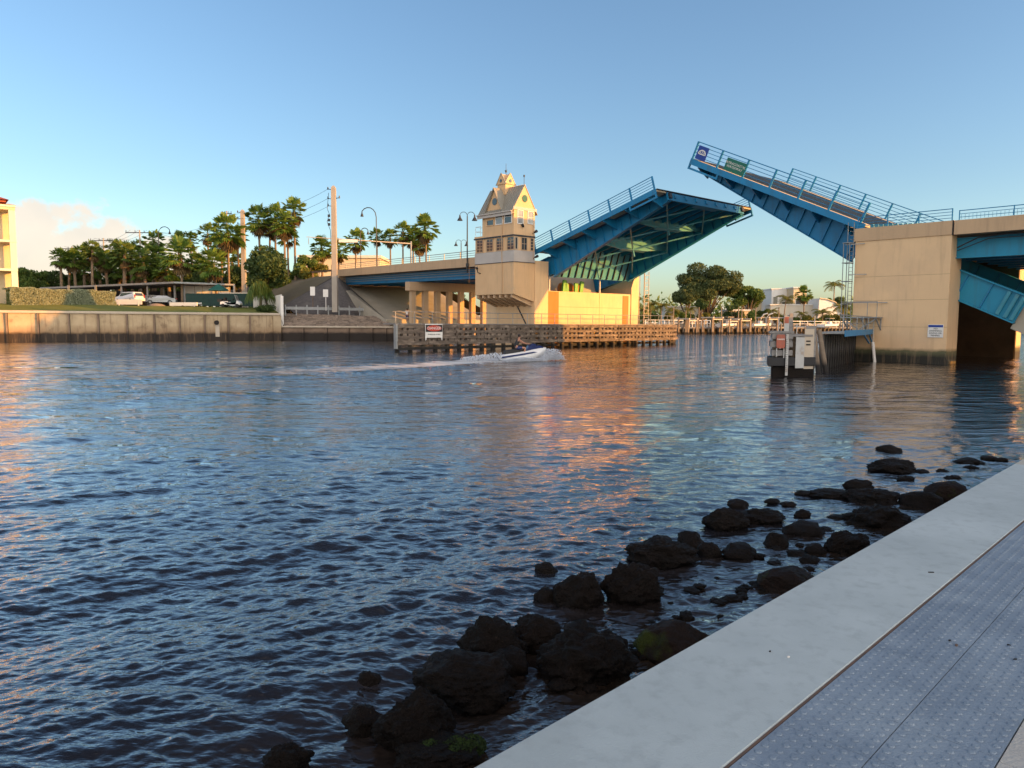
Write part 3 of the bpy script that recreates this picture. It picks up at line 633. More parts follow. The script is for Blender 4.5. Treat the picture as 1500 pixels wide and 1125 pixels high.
mb.beam((-2.0,-.95,2.98),(-.9,-.95,2.25),.06,.06); mb.beam((.3,-.95,2.98),(-.8,-.95,2.25),.06,.06)
P('bracket',mb,MT['steel'],plt)
mb=MB(B)
for a in (-2.05,-1.4,.4): mb.tube((a,-1.0,3.1),(a,-1.0,4.15),.025,n=5)
for z in (4.15,): mb.tube((-2.05,-1.0,z),(.4,-1.0,z),.025,n=5)
P('railing',mb,MT['steel'],plt)
pp=T('drain_pipe',B(-1.6,-.4,0),'white vertical pipe with a thick lower sleeve on the right pier','pipe')
P('pipe',MB(B).tube((-1.6,-.34,3.0),(-1.6,-.34,1.2),.05),MT['cap'],pp)
P('sleeve',MB(B).tube((-1.6,-.36,1.35),(-1.85,-.42,-.3),.11,.1,n=10),MT['white'],pp)
sg=T('notice_sign',B(-5.45,-.12,2),'small white notice with a dark top band on the right pier face','sign')
P('panel',MB(B).box(-6.0,-5.05,-.15,-.12,1.75,2.6),MT['white'],sg)
P('top_band',MB(B).box(-5.97,-5.08,-.157,-.15,2.42,2.57),MT['sblue'],sg)
text('lettering','NO\nSWIMMING\nDIVING OR\nFISHING',B(-5.53,-.158,2.1),-U,Z,.15,MT['black'],sg,ext=.002)
# ---- right approach span
ra=T('approach_span',B(-20,8,9),'tan and blue approach span running off frame at the right','bridge span','approach spans of the bridge')
P('parapet',MB(B).box(-52,-6.34,-.2,.15,8.4,9.3),MT['fascia'],ra)
P('parapet',MB(B).box(-52,-6.34,15.85,16.2,8.4,9.3),MT['fascia'],ra)
P('deck_slab',MB(B).box(-52,-6.3,.1,15.9,8.42,8.75),MT['concrete'],ra)
for i,n in enumerate((1.0,3.4,5.8,8.2,10.6,13.0,15.2)):
    mb=MB(B).box(-52,-6.0,n-.05,n+.05,7.0,8.2); mb.box(-52,-6.0,n-.22,n+.22,6.94,7.0); mb.box(-52,-6.0,n-.2,n+.2,8.2,8.26)
    P('girder',mb,MT['teal'] if i==0 else MT['blue'],ra)
mb=MB(B)
for i in range(9): a=-8-i*5; mb.box(a-.05,a+.05,1.05,15.2,7.2,8.1)
P('diaphragms',mb,MT['blue'],ra)
mb=MB(B); mb.path([(-6.4,.35,7.6),(-7.6,.3,8.15),(-9,.3,8.25),(-20,.3,8.22),(-52,.3,8.22)],.045)
mb.path([(-6.4,.4,7.4),(-7.0,.3,7.6),(-8.2,.3,8.05),(-52,.3,8.1)],.03)
P('conduits',mb,MT['dsteel'],ra)
rail(B,-52,-6.55,0,9.3,.62,16,ra,MT['blue'],n=3,pr=.03,rr=.018,bal=.22)
for s in (-26,-45):
    P('pier_cap',MB(B).box(s-.7,s+.7,.3,15.7,6.0,6.93),MT['pier'],ra)
    for n in (1.5,5.8,10.2,14.5): P('column',MB(B).box(s-.55,s+.55,n-.55,n+.55,-2.5,6.0),MT['pier'],ra)

# ---- left pier
lp=T('bascule_pier',B(36,8,0),'sunlit yellow concrete pier with rust streaks below the farther leaf','pier','drawbridge piers')
P('side_wall',MB(B).box(32.4,40.2,-.55,1.35,-2.5,8.9),MT['pier'],lp)
P('side_wall',MB(B).prism([(15.0,-2.5),(16.35,-2.5),(16.35,8.2),(15.7,7.9),(15.3,7.4),(15.0,6.6)],32.4,40.2,'bc'),MT['pier'],lp)
P('front_wall',MB(B).box(32.5,33.2,1.35,15.0,-2.5,5.9),MT['pier'],lp)
P('rear_wall',MB(B).box(39.4,40.2,1.35,15.0,-2.5,7.6),MT['pier'],lp)
mb=MB(B); mb.box(32.46,32.5,1.4,3.0,-.5,5.85)
P('rust_stain',mb,MT['oxide'],lp); P('rust_stain',MB(B).box(32.46,32.5,13.55,14.55,-.5,5.7),MT['oxide'],lp)
mb=MB(B)
mb.box(32.485,32.5,3,13.5,4.25,4.28); mb.box(32.485,32.5,9.5,9.53,2.5,5.9)
P('joint_line',mb,MT['jointline'],lp)
for n in (2.1,10.1): P('support_post',MB(B).tube((33.0,n,5.9),(33.0,n,7.6),.09),MT['white'],lp)
mach=T('drive_machinery',B(34.5,7,5),'lime green drive machinery in the gap above the yellow pier wall','machinery')
for i,(n,h,lean) in enumerate(((5.6,1.55,.3),(6.35,1.2,-.25),(7.6,1.3,.1),(8.3,1.5,.4))):
    mb=MB(B).beam((34.4,n,5.0),(34.4,n+lean,5.7+h),.22,.5); P('bearing_frame',mb,MT['lime'],mach)
for n in (6.1,7.3,8.7):
    mb=MB(B); k=16
    for t in range(k): a=t*6.283/k; mb.box(34.9,35.15,n-.07+.55*math.cos(a),n+.07+.55*math.cos(a),6.4+.55*math.sin(a)-.07,6.4+.55*math.sin(a)+.07)
    v=[(x_,n+.55*math.cos(t*6.283/k),6.4+.55*math.sin(t*6.283/k)) for x_ in (34.92,35.13) for t in range(k)]
    mb.add(v,[tuple(range(k)),tuple(range(2*k-1,k-1,-1))]+[(i,(i+1)%k,k+(i+1)%k,k+i) for i in range(k)])
    P('gear_wheel',mb,MT['oxide'],mach)
P('base_frame',MB(B).box(34.0,35.5,4.8,9.3,4.3,5.1),MT['dsteel'],mach)
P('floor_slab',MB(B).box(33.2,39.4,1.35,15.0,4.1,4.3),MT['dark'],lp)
# ladder tower at the far edge of the left pier
lt=T('access_ladder',B(32.2,17,2.5),'tall thin lattice ladder tower at the right edge of the yellow pier','ladder')
mb=MB(B)
for a,b in ((32,16.9),(32,17.7),(32.7,16.9),(32.7,17.7)): mb.tube((a,b,2.4),(a,b,8.6),.04,n=5)
P('rails',mb,MT['cap'],lt)
mb=MB(B)
for i in range(13):
    z=2.8+i*.45; mb.tube((32,16.9,z),(32,17.7,z),.025,n=4)
    if i%2: mb.tube((32,16.9,z),(32,17.7,z+.9),.022,n=4)
P('rungs',mb,MT['cap'],lt)

# ---- bridge tender's tower
tw=T('bridge_tower',B(36,-2,2.5),'small peach control tower with gabled metal roof and cupola beside the leaf','tower')
s0,s1,n0,n1=32.5,38.55,-3.45,-.56
P('lower_box',MB(B).hexa([(s0,n0,5.45),(s1,n0,5.45),(s1,n1,4.7),(s0,n1,4.7),(s0,n0,8.68),(s1,n0,8.68),(s1,n1,8.68),(s0,n1,8.68)]),MT['peach'],tw)
P('base_wall',MB(B).box(32.41,38.5,-.62,-.551,-1,4.7),MT['peach'],tw)
mb=MB(B)
for i in range(7): a=s0+.3+i*.9; mb.hexa([(a,n0+.12,5.1),(a+.28,n0+.12,5.1),(a+.28,n1,4.2),(a,n1,4.2),(a,n0+.12,5.44),(a+.28,n0+.12,5.44),(a+.28,n1,4.7),(a,n1,4.7)])
P('corbel_beams',mb,MT['fascia'],tw)
P('white_band',MB(B).box(s0-.04,s1+.04,n0-.04,n1,8.68,9.8),MT['whiteband'],tw)
P('joint_line',MB(B).box(s0-.06,s1+.06,n0-.06,n1,8.62,8.68),MT['dsteel'],tw)
P('middle_storey',MB(B).box(s0,s1,n0,n1,9.8,11.2),MT['peach'],tw)
P('ledge',MB(B).box(s0-.1,s1+.14,n0-.12,n1,11.2,11.34),MT['dsteel'],tw)
P('ledge_coping',MB(B).box(s0-.04,s1+.08,n0-.06,n1,11.34,11.52),MT['peach'],tw)
u1=37.4
P('upper_storey',MB(B).box(s0,u1,n0,n1,11.52,13.95),MT['peach'],tw)
def win(a0,a1,z0,z1,face,mun=(1,2),m='glass',fm='cap'):
    # face: 'n' near face (window spans s) or 's' channel face (window spans n)
    f=P('window',MB(B),MT['glass'],tw) if False else None
    bx=lambda mb,x0,x1,y0,y1,d0,d1:(mb.box(x0,x1,n0-d1,n0-d0,y0,y1) if face=='n' else mb.box(s0-d1,s0-d0,x0,x1,y0,y1))
    mb=MB(B)
    for (x0,x1,y0,y1) in ((a0-.07,a1+.07,z0-.08,z0),(a0-.07,a1+.07,z1,z1+.06),(a0-.07,a0,z0,z1),(a1,a1+.07,z0,z1)): bx(mb,x0,x1,y0,y1,.002,.07)
    f=P('window',mb,MT[fm],tw)
    mb=MB(B); bx(mb,a0,a1,z0,z1,.004,.02); P('pane',mb,MT[m],f)
    mb=MB(B)
    for i in range(1,mun[0]+1): x=a0+(a1-a0)*i/(mun[0]+1); bx(mb,x-.02,x+.02,z0,z1,.02,.045)
    for i in range(1,mun[1]+1): y=z0+(z1-z0)*i/(mun[1]+1); bx(mb,a0,a1,y-.02,y+.02,.02,.05)
    P('glazing_bars',mb,MT[fm],f)
for px in (575.5,634,693,757):   # zoomed columns measured on the near face
    s=hit(560+px/4.02,357,B(0,n0,0),N); a=(s-O).dot(U); win(a-.48,a+.48,9.9,11.1,'n',(1,3),'glass','fascia')
for px,hlf,m_ in ((637,.5,'fascia'),(689,.5,'white'),(742,.5,'white')):
    s=hit(560+px/4.02,313,B(0,n0,0),N); a=(s-O).dot(U)
    if m_=='fascia': win(a-hlf,a+hlf,12.55,13.05,'n',(0,0),'glass','peach')
    else: win(a-hlf,a+hlf,12.55,13.75,'n',(0,1),'glassl' if m_=='white' and px<700 else 'glass','white')
for c,hw,z0_,z1_,mm in ((-2.6,.34,12.5,13.75,'glassl'),(-1.2,.34,12.6,13.75,'glassl')): win(c-hw,c+hw,z0_,z1_,'s',(0,1),mm,'white')
win(-3.25,-3.0,9.95,11.05,'s',(0,0)); win(-2.4,-1.7,9.9,11.1,'s',(1,1),'glass','fascia'); win(-1.15,-.75,9.9,11.1,'s',(0,3),'glass','fascia')
rn=-2.0; rz=16.3; ez=14.0
# main roof: ridge along s, gables at both ends
mb=MB(B); oh=.32; a0,a1=s0-.06,u1+.45; th=.1
sl=(rz-ez)/(rn-n0)
def slab(nA,zA,nB,zB): 
    mb.add([(a0,nA,zA),(a1,nA,zA),(a1,nB,zB),(a0,nB,zB),(a0,nA,zA+th),(a1,nA,zA+th),(a1,nB,zB+th),(a0,nB,zB+th)],[(0,3,2,1),(4,5,6,7),(0,1,5,4),(1,2,6,5),(2,3,7,6),(3,0,4,7)])
slab(n0-oh,ez-sl*oh,rn,rz); slab(n1+oh,ez-sl*oh,rn,rz)
for i in range(16): a=a0+.15+i*(a1-a0-.3)/15; mb.beam((a,n0-oh,ez-sl*oh+th+.03),(a,rn,rz+th+.03),.03,.06)
rf=P('roof',mb,MT['roofm'],tw)
P('gable_wall',MB(B).prism([(n0,13.95),(n1,13.95),(n1,ez),(rn,rz-.02),(n0,ez)],s0,u1-.02,'bc'),MT['peach'],tw)
P('eave_board',MB(B).box(a0,a1,n0-oh-.03,n0-oh+.05,13.28,13.6),MT['whiteband'],tw)
P('eave_soffit',MB(B).box(a0,a1,n0-oh,n0-.001,13.45,13.5),MT['whiteband'],tw)
P('gable_band',MB(B).box(s0-.07,s0-.001,n0-.1,n1+.2,13.82,14.1),MT['whiteband'],tw)
def disc(mb,c,r,axis,th_=.04,k=16):
    v=[]
    for d in (0,th_):
        for t in range(k):
            a=t*6.283/k
            v.append((c[0]+r*math.cos(a),c[1]-d,c[2]+r*math.sin(a)) if axis=='n' else (c[0]-d,c[1]+r*math.cos(a),c[2]+r*math.sin(a)))
    mb.add(v,[tuple(range(k)),tuple(range(2*k-1,k-1,-1))]+[(i,(i+1)%k,k+(i+1)%k,k+i) for i in range(k)])
w_=P('round_window',(lambda m_:(disc(m_,(s0-.02,-2.0,15.0),.36,'s'),m_)[1])(MB(B)),MT['sgreen'],tw)
# cross gable on the near face
gs=(hit(725.4,290,B(0,n0,0),N)-O).dot(U); hw=1.25
pk=16.15
P('cross_gable',MB(B).prism([(gs-hw,13.95),(gs+hw,13.95),(gs,pk)],n0-.06,rn+.1),MT['peach'],tw)
mb=MB(B)
for sg_ in (-1,1):
    x0=gs+sg_*(hw+.16); zb=13.95-.16*(pk-13.95)/hw
    v=[(x0,n0-.3,zb),(gs,n0-.3,pk+.01),(gs,rn+.05,pk+.01),(x0,rn+.05,zb)]
    mb.add(v+[(p[0],p[1],p[2]+.1) for p in v],[(0,3,2,1),(4,5,6,7),(0,1,5,4),(1,2,6,5),(2,3,7,6),(3,0,4,7)])
P('cross_gable_roof',mb,MT['roofm'],tw)
P('round_window',(lambda m_:(disc(m_,(gs,n0-.07,14.85),.36,'n'),m_)[1])(MB(B)),MT['glass'],tw)
# cupola
cs,cn=(hit(741,270,B(0,rn,0),N)-O).dot(U),rn; q_=.62
cu=P('cupola',MB(B).box(cs-q_,cs+q_,cn-q_,cn+q_,15.6,16.75),MT['peach'],tw)
mb=MB(B)
for ax in (0,1):
    pr=[(-q_-.1,16.7),(q_+.1,16.7),(0,17.75)]
    if ax==0: mb.prism([(cs+a,z) for a,z in pr],cn-q_-.06,cn+q_+.06)
    else: mb.prism([(cn+a,z) for a,z in pr],cs-q_-.05,cs+q_+.05,'bc')
P('cupola_gables',mb,MT['peach'],cu)
mb=MB(B)
for ax in (0,1):
    for sg_ in (-1,1):
        p,q=(sg_*(q_+.16),16.66),(0,17.82)
        for d in (-1,1):
            if ax==0: mb.beam((cs+p[0],cn+d*(q_+.04),p[1]),(cs,cn+d*(q_+.04),q[1]),.1,.07)
            else: mb.beam((cs+d*(q_+.03),cn+p[0],p[1]),(cs+d*(q_+.03),cn,q[1]),.1,.07)
P('cupola_trim',mb,MT['roofm'],cu)
mb=MB(B); disc(mb,(cs,cn-q_-.07,17.05),.17,'n'); disc(mb,(cs-q_-.06,cn,17.05),.17,'s'); P('round_vent',mb,MT['glass'],cu)
mb=MB(B).tube((cs,cn,17.6),(cs,cn,18.9),.035,.015,n=6); mb.tube((cs,cn,18.0),(cs,cn,18.15),.1,.1); mb.tube((cs-.2,cn,18.2),(cs+.2,cn,18.2),.02)
P('finial',mb,MT['dsteel'],cu)
mb=MB(B).tube((s0+.1,rn,rz),(s0+.1,rn,rz+1.05),.025); mb.tube((s0+.1,rn,rz+.85),(s0+.1,rn,rz+1.05),.08)
P('antenna',mb,MT['dsteel'],tw)
mb=MB(B)
for a,b in ((37.7,n0),(38.5,n0),(38.5,-2),(37.7,-2)): mb.tube((a,b,11.5),(a,b,12.55),.025,n=5)
for z in (12.05,12.55):
    for p,q in (((37.6,n0),(38.5,n0)),((38.5,n0),(38.5,-2))): mb.tube((*p,z),(*q,z),.022,n=5)
P('balcony_rail',mb,MT['white'],tw)
for (a,b,z) in ((s0-.3,-.9,11.7),(s0-.35,-.8,9.2)):
    mb=MB(B).tube((a,b,z),(a-.35,b,z+.12),.1,.16,n=8); mb.tube((a+.3,b,z-.1),(a,b,z),.03,n=5); P('floodlight',mb,MT['dsteel'],tw)
mb=MB(B).path([(37.7,n0,7.7),(37.7,n0-.35,7.75),(37.7,n0-.45,8.1)],.05); mb.tube((37.7,n0-.4,8.1),(37.7,n0-.55,8.3),.1,.15); P('bracket_lamp',mb,MT['dsteel'],tw)
P('diagonal_strut',MB(B).beam((35.2,-.66,4.6),(33.6,-.66,2.4),.1,.1),MT['dsteel'],tw)
mb=MB(B); k=12
for t in range(k):
    a=t*6.283/k
    if -.5<math.sin(a)<=1: pass
mb.tube((s0-.06,-2.35,12.4),(s0-.25,-2.35,12.15),.14,.1,n=8); P('horn',mb,MT['dark'],tw)

mb=MB(B)
mb.path([(s0+1.7,n0-.05,13.3),(s0+1.7,n0-.05,11.6),(s0+1.72,n0-.14,11.4),(s0+1.7,n0-.06,8.7),(s0+1.7,n0-.06,5.6)],.04,5)
mb.path([(s0-.05,n1-.25,13.6),(s0-.05,n1-.25,9.0)],.03,5)
P('downpipe',mb,MT['fascia'],tw)
ac=P('air_conditioner',MB(B).box(36.2,36.9,n0-.4,n0-.045,9.95,10.45),MT['whiteband'],tw,bevel=.03) if False else None
P('gutter',MB(B).tube((a0 if False else s0-.06,n0-.42,13.62),(u1+.45,n0-.42,13.62),.07,n=6),MT['whiteband'],tw)
# ---- left approach (bends slightly away from the pier line)
Q1=hit(697,378,B(0,0,0),N); Q1.z=0; Ee=W(497,394,117); Ee.z=0
LA=(Ee-Q1).normalized(); LN=Vector((LA.y,-LA.x,0)); 
if LN.x<0: LN=-LN
LL=(Ee-Q1).length
def AP(t,m,z): return Q1+LA*t+LN*m+Z*(z+ (.72*max(t,0)/LL))
la=T('approach_span',AP(15,8,9),'tan approach span behind the control tower, blue girders on slim columns','bridge span','approach spans of the bridge')
P('parapet',MB(AP).box(-4,LL+1.5,-.2,.12,8.78,9.82),MT['fascia'],la)
P('parapet',MB(AP).box(-4,LL+1.5,15.9,16.2,8.78,9.82),MT['fascia'],la)
P('deck_slab',MB(AP).box(-4,LL+1,.12,15.9,8.8,9.1),MT['concrete'],la)
for i,n in enumerate((1.0,3.4,5.8,8.2,10.6,13.0,15.2)):
    mb=MB(AP).box(-3.9,LL,n-.05,n+.05,7.55,8.6); mb.box(-3.9,LL,n-.22,n+.22,7.5,7.55); mb.box(-3.9,LL,n-.2,n+.2,8.6,8.66)
    P('girder',mb,MT['blue'],la)
mb=MB(AP)
for z in (7.9,8.2,8.45): mb.path([(-3.9,.45,z),(LL,.45,z)],.05)
P('conduits',mb,MT['steel'],la)
rail(AP,-3.9,LL+1,0,9.82,.75,13,la,MT['steel'],n=3,pr=.04,rr=.025)
rail(AP,-3.9,LL+1,16,9.82,.75,13,la,MT['blue'],n=3,pr=.04,rr=.025)
tb=(hit(600,430,Q1,LN)-Q1).dot(LA)
capp=P('pier_cap',MB(AP).box(tb-.65,tb+.65,-.3,16.2,6.35,7.48),MT['fascia'],la)
for i in range(9): P('column',MB(AP).box(tb-.33,tb+.33,.45+i*1.85-.33,.45+i*1.85+.33,0,6.35),MT['fascia'],la)
P('abutment',MB(AP).box(LL-.2,LL+1.2,-.3,16.3,3,8.78),MT['fascia'],la)
# walkway stair frame hanging beside tower
mb=MB(AP)
for t in (-1.0,.6): 
    for z in (7.2,7.9,8.6): mb.tube((-1.0,-.5,z),(.9,-.5,z),.025,n=4)
    mb.tube((t,-.5,7.0),(t,-.5,8.8),.03,n=4)
P('side_cage',mb,MT['oxide'],la)
# abutment slope (sheet below the span) and the grey paved cone beside it
def AG(t,m): 
    q=AP(t,m,0); return gz(q)
z1=8.0
mb=MB()
top=[AP(LL-.2,m,7.4) for m in (-.2,16.4)]; g0=AP(tb+6.5,-.2,0); g0.z=2.9; g1=AP(tb+6.5,16.4,0); g1.z=2.9
mb.add([g0,g1,top[1],top[0],g0-Z*3,g1-Z*3,top[1]-Z*6,top[0]-Z*6],[(0,1,2,3),(7,6,5,4),(0,4,5,1),(1,5,6,2),(2,6,7,3),(3,7,4,0)],True)
S('abutment_slope',mb,MT['concrete'],AP(LL-8,8,0)*1,kind='structure')
apx=AP(LL+.3,-.25,8.9); base=[]
for px,py,Y in ((548,452.5,112.5),(520,453.5,109.5),(490,454,108.6),(460,453,108.2),(430,449,108.5),(417,437,112),(417,428,122)):
    base.append(W(px,py,Y))
base=[q-Z*.9 for q in base]; mb=MB(); v=[apx]+[g0]+base; mb.add(v,[(0,i,i+1) for i in range(1,len(v)-1)],True)
S('paved_slope',mb,MT['slate'],apx*1,kind='structure',recalc=False)
mb=MB(); tp=[AP(LL+1+i*14,-.25,8.95) for i in range(5)]
bs=[AP(LL+1+i*14,-13,5.2 if i else 4.5) for i in range(5)]; bs[0]=base[-2]; bs[1]=W(380,425,128)
mb.add(tp+bs,[(i,i+1,6+i,5+i) for i in range(4)],True)
mb.add([AP(LL+1,-.25,8.95),AP(LL+58,-.25,8.95),AP(LL+58,16.3,8.95),AP(LL+1,16.3,8.95)],[(0,1,2,3)],True)
mb.add([AP(LL+1,16.3,8.95),AP(LL+58,16.3,8.95),AP(LL+58,30,3),AP(LL+1,30,3)],[(0,1,2,3)],True)
S('embankment',mb,MT['ground'],AP(LL+10,5,3),kind='structure',recalc=False)
# dark wooden rail along the top of the embankment
wr=T('guard_fence',AP(LL+10,-.3,8.95),'brown wooden rail fence along the top of the embankment by the span','fence')
mb=MB(AP); mb.beam((LL+1.5,-.4,9.75),(LL+40,-.4,9.75),.12,.3); P('rail',mb,MT['wood'],wr)
for i in range(9): P('post',MB(AP).box(LL+2+i*4-.1,LL+2+i*4+.1,-.4-.1,-.4+.1,8.6,9.9),MT['wood'],wr)
P('end_post',MB(AP).box(LL+1.3,LL+1.7,-.6,-.2,8.6,10.6),MT['dsteel'],wr)
# ================================================================== LEFT BANK
def wallseg(name,p,q,top,bot,m,capm,label,cat,pxs,capt=.3,capw=.8,pilet=None):
    fr,l=lineframe((p.x,p.y),(q.x,q.y))
    root=T(name,fr(l*.6,0,0),label,cat)
    P('wall',MB(fr).box(0,l,0,.4,bot,top-capt),m,root)
    P('cap',MB(fr).box(-.05,l+.05,-.22,capw,top-capt,top),capm,root,bevel=.03)
    d=(q-p).normalized()
    for px in pxs:
        n=Vector((-d.y,d.x,0)); h=hit(px,485,p,n); a=(h-p).dot(d)
        pl=P('pile',MB(fr).box(a-.06,a+.11,-.28,0,bot,top-capt-.02),pilet or m,root)
        P('panel_joint',MB(fr).box(a+.11,a+.17,-.02,0,bot,top-capt-.03),MT['dark'],root)
    return root,fr
pa=A0-DIRA*40; pa.z=0
px_=[x for x in (-170,-120,-76,-33,10,56,101,144,186,226,263,299.6,334,366)]
sw,fA=wallseg('stained_seawall',pa,B0,3.66,-2.5,MT['seawall'],MT['cap'],'tall stain-streaked concrete seawall with piles along the lawn','seawall',px_,pilet=MT['lowwall'])
h=hit(317,471,B0,Vector((-DIRA.y,DIRA.x,0)))
an=(h-pa).dot(DIRA)
P('outfall_pipe',MB(fA).tube((an,-.3,2.35),(an,.1,2.35),.3,n=12),MT['dark'],sw)
P('outfall_stain',MB(fA).box(an-.15,an+.35,-.03,0,.5,2.1),MT['cap'],sw)
P('end_post',MB(fA).box((B0-pa).length-.9,(B0-pa).length+.15,-.35,.5,-2.5,3.3),MT['seawall'],sw)
lw,fB=wallseg('low_seawall',B0+DIRA*.3,C0,1.95,-2.5,MT['lowwall'],MT['cap'],'low dark seawall below the rubble bank beside the bridge','seawall',[444,478,510,545,565],capt=.22)
lw2,fC=wallseg('low_seawall',C0,C0+Vector((16,12,0)),1.9,-2.5,MT['lowwall'],MT['cap'],'dark seawall continuing behind the timber fender under the bridge','seawall',[],capt=.22)
# white vertical end panels
def tb_(x,y,Y): return W(x,y,Y)
e0=W(399,475,100.5); ep=T('boundary_panel',Vector((e0.x,e0.y,4)),'white corrugated boundary panel at the end of the tall seawall','fence')
p1=W(400,470,111.5);p2=W(413,470,103);fr,l=lineframe((p1.x,p1.y),(p2.x,p2.y))
mb=MB(fr).box(0,l,-.04,.04,3.2,6.2)
for i in range(9): mb.box(l*i/9,l*i/9+.3,-.09,.09,3.2,6.2)
P('panel',mb,MT['white'],ep)
P('post',MB(fr).box(l-.1,l+.3,-.2,.2,1.9,6.0),MT['white'],ep)
p0=W(372,470,113); fr,l=lineframe((p0.x,p0.y),(p1.x,p1.y)); mb=MB(fr).box(0,l,-.03,.03,4,6.3)
for i in range(14): mb.box(l*i/14,l*i/14+.12,-.06,.06,4,6.3)
P('panel',mb,MT['white'],ep)
# rubble bank: individual-looking stones as one mass
mb=MB(); dB=(C0-B0).normalized(); r_=random.Random(4)
for i in range(1500):
    t=r_.random(); o_=r_.random()**1*4.4; q=B0+(C0-B0)*t*.93+DIRA*.6+inl*o_; z=gz(q)+.05; s=.13+.24*r_.random()
    c=Vector((q.x,q.y,z)); v=[]; 
    for sx_ in(-1,1):
        for sy_ in(-1,1):
            for sz_ in(-1,1): v.append(c+Vector((sx_*s*r_.uniform(.7,1.5),sy_*s*r_.uniform(.6,1.1),sz_*s*r_.uniform(.35,.8))))
    mb.add(v,[(0,1,3,2),(4,6,7,5),(0,4,5,1),(2,3,7,6),(0,2,6,4),(1,5,7,3)],True)
S('rubble_bank',mb,MT['riprap'],B0*1,kind='stuff')
# foliage generators --------------------------------------------------------------
def leafcards(centres,radii,n,size,seed,flat=.8,inner=.35,shape=.5):
    """n leaf clumps spread through ellipsoid volumes; returns verts, faces"""
    r=np.random.default_rng(seed); C_=np.array(centres,float); Rr=np.array(radii,float)
    wgt=np.prod(Rr,1)**.67; k=r.choice(len(C_),n,p=wgt/wgt.sum())
    d=r.normal(size=(n,3)); d/=np.linalg.norm(d,axis=1)[:,None]
    rad=(inner+(1-inner)*r.random(n)**.5)[:,None]
    p=C_[k]+d*Rr[k]*rad
    ax=r.normal(size=(n,3)); ax/=np.linalg.norm(ax,axis=1)[:,None]
    nr=d*.6+r.normal(size=(n,3))*.6; bx=np.cross(ax,nr); bx/=np.linalg.norm(bx,axis=1)[:,None]
    s=(size*(.6+.8*r.random(n)))[:,None]
    a=ax*s; b=bx*s*shape
    v=np.stack([p-a,p-b*.9+a*.1,p+a,p+b*.9+a*.1],1).reshape(-1,3)
    f=np.arange(n*4).reshape(n,4)
    return v,f
def npmesh(name,v,f,m):
    me=bpy.data.meshes.new(name); me.from_pydata(v.tolist() if hasattr(v,'tolist') else v,[],f.tolist() if hasattr(f,'tolist') else f)
    me.materials.append(m); me.update(); return me
def part_me(name,me,parent):
    o=bpy.data.objects.new(name,me); COL.objects.link(o); o.parent=parent; return o
def fan_palm(h,cr,seed,m=None,nf=42,dead=14,tr=.2,droop=1.0):
    """Local origin at the base. Trunk + crown of fan leaves + skirt."""
    r=random.Random(seed); root=T('fan_palm',(0,0,0),None,None)
    lx,ly=r.uniform(-.05,.05)*h,r.uniform(-.05,.05)*h
    mb=MB(); pts=[(lx*t*t,ly*t*t,h*t) for t in (-.03,.15,.35,.55,.75,.9,1)]
    mb.path(pts,tr*1.15,8,r2=tr*.8); P('trunk',mb,MT['trunk'],root,smooth=True,local=True)
    top=Vector((lx,ly,h)); V=[];Fc=[];V2=[];F2=[]
    for i in range(nf+dead):
        isd=i>=nf
        ph=r.uniform(0,6.283); el_=math.asin(r.uniform(-.62,.99)) if not isd else r.uniform(-1.45,-.6)
        L1=cr*r.uniform(.42,.62)*(.7 if isd else 1); d=Vector((math.cos(ph)*math.cos(el_),math.sin(ph)*math.cos(el_),math.sin(el_)))
        base=top+d*L1-Z*(.10*cr*(1.2-el_)*droop)
        side=d.cross(Z); side=side.normalized() if side.length>.05 else Vector((1,0,0)); upv=side.cross(d)
        VV,FF=(V2,F2) if isd else (V,Fc)
        k=len(VV); wv=.018*cr; VV+= [top+side*wv,top-side*wv,base-side*wv,base+side*wv]; FF.append((k,k+1,k+2,k+3))
        Lb=cr*r.uniform(.42,.56); ns=9 if not isd else 6
        for j in range(ns):
            a=(j/(ns-1)-.5)*2.5*(1 if not isd else .6)
            dd=(d*math.cos(a)+side*math.sin(a)).normalized(); 
            ll=Lb*(1-.25*abs(a)/1.3)
            w_=upv*.03*cr+dd.cross(upv).normalized()*.055*cr
            mid=base+dd*ll*.6; tip=base+dd*ll-Z*ll*.22*droop*r.uniform(.3,1.3)
            k=len(VV); VV+=[base,mid+w_,tip,mid-w_]; FF.append((k,k+1,k+2,k+3))
    part_me('crown',npmesh('crown',[tuple(x) for x in V],Fc,m or MT['palm']),root)
    if dead: part_me('dry_skirt',npmesh('dry_skirt',[tuple(x) for x in V2],F2,MT['palmdead']),root)
    return root
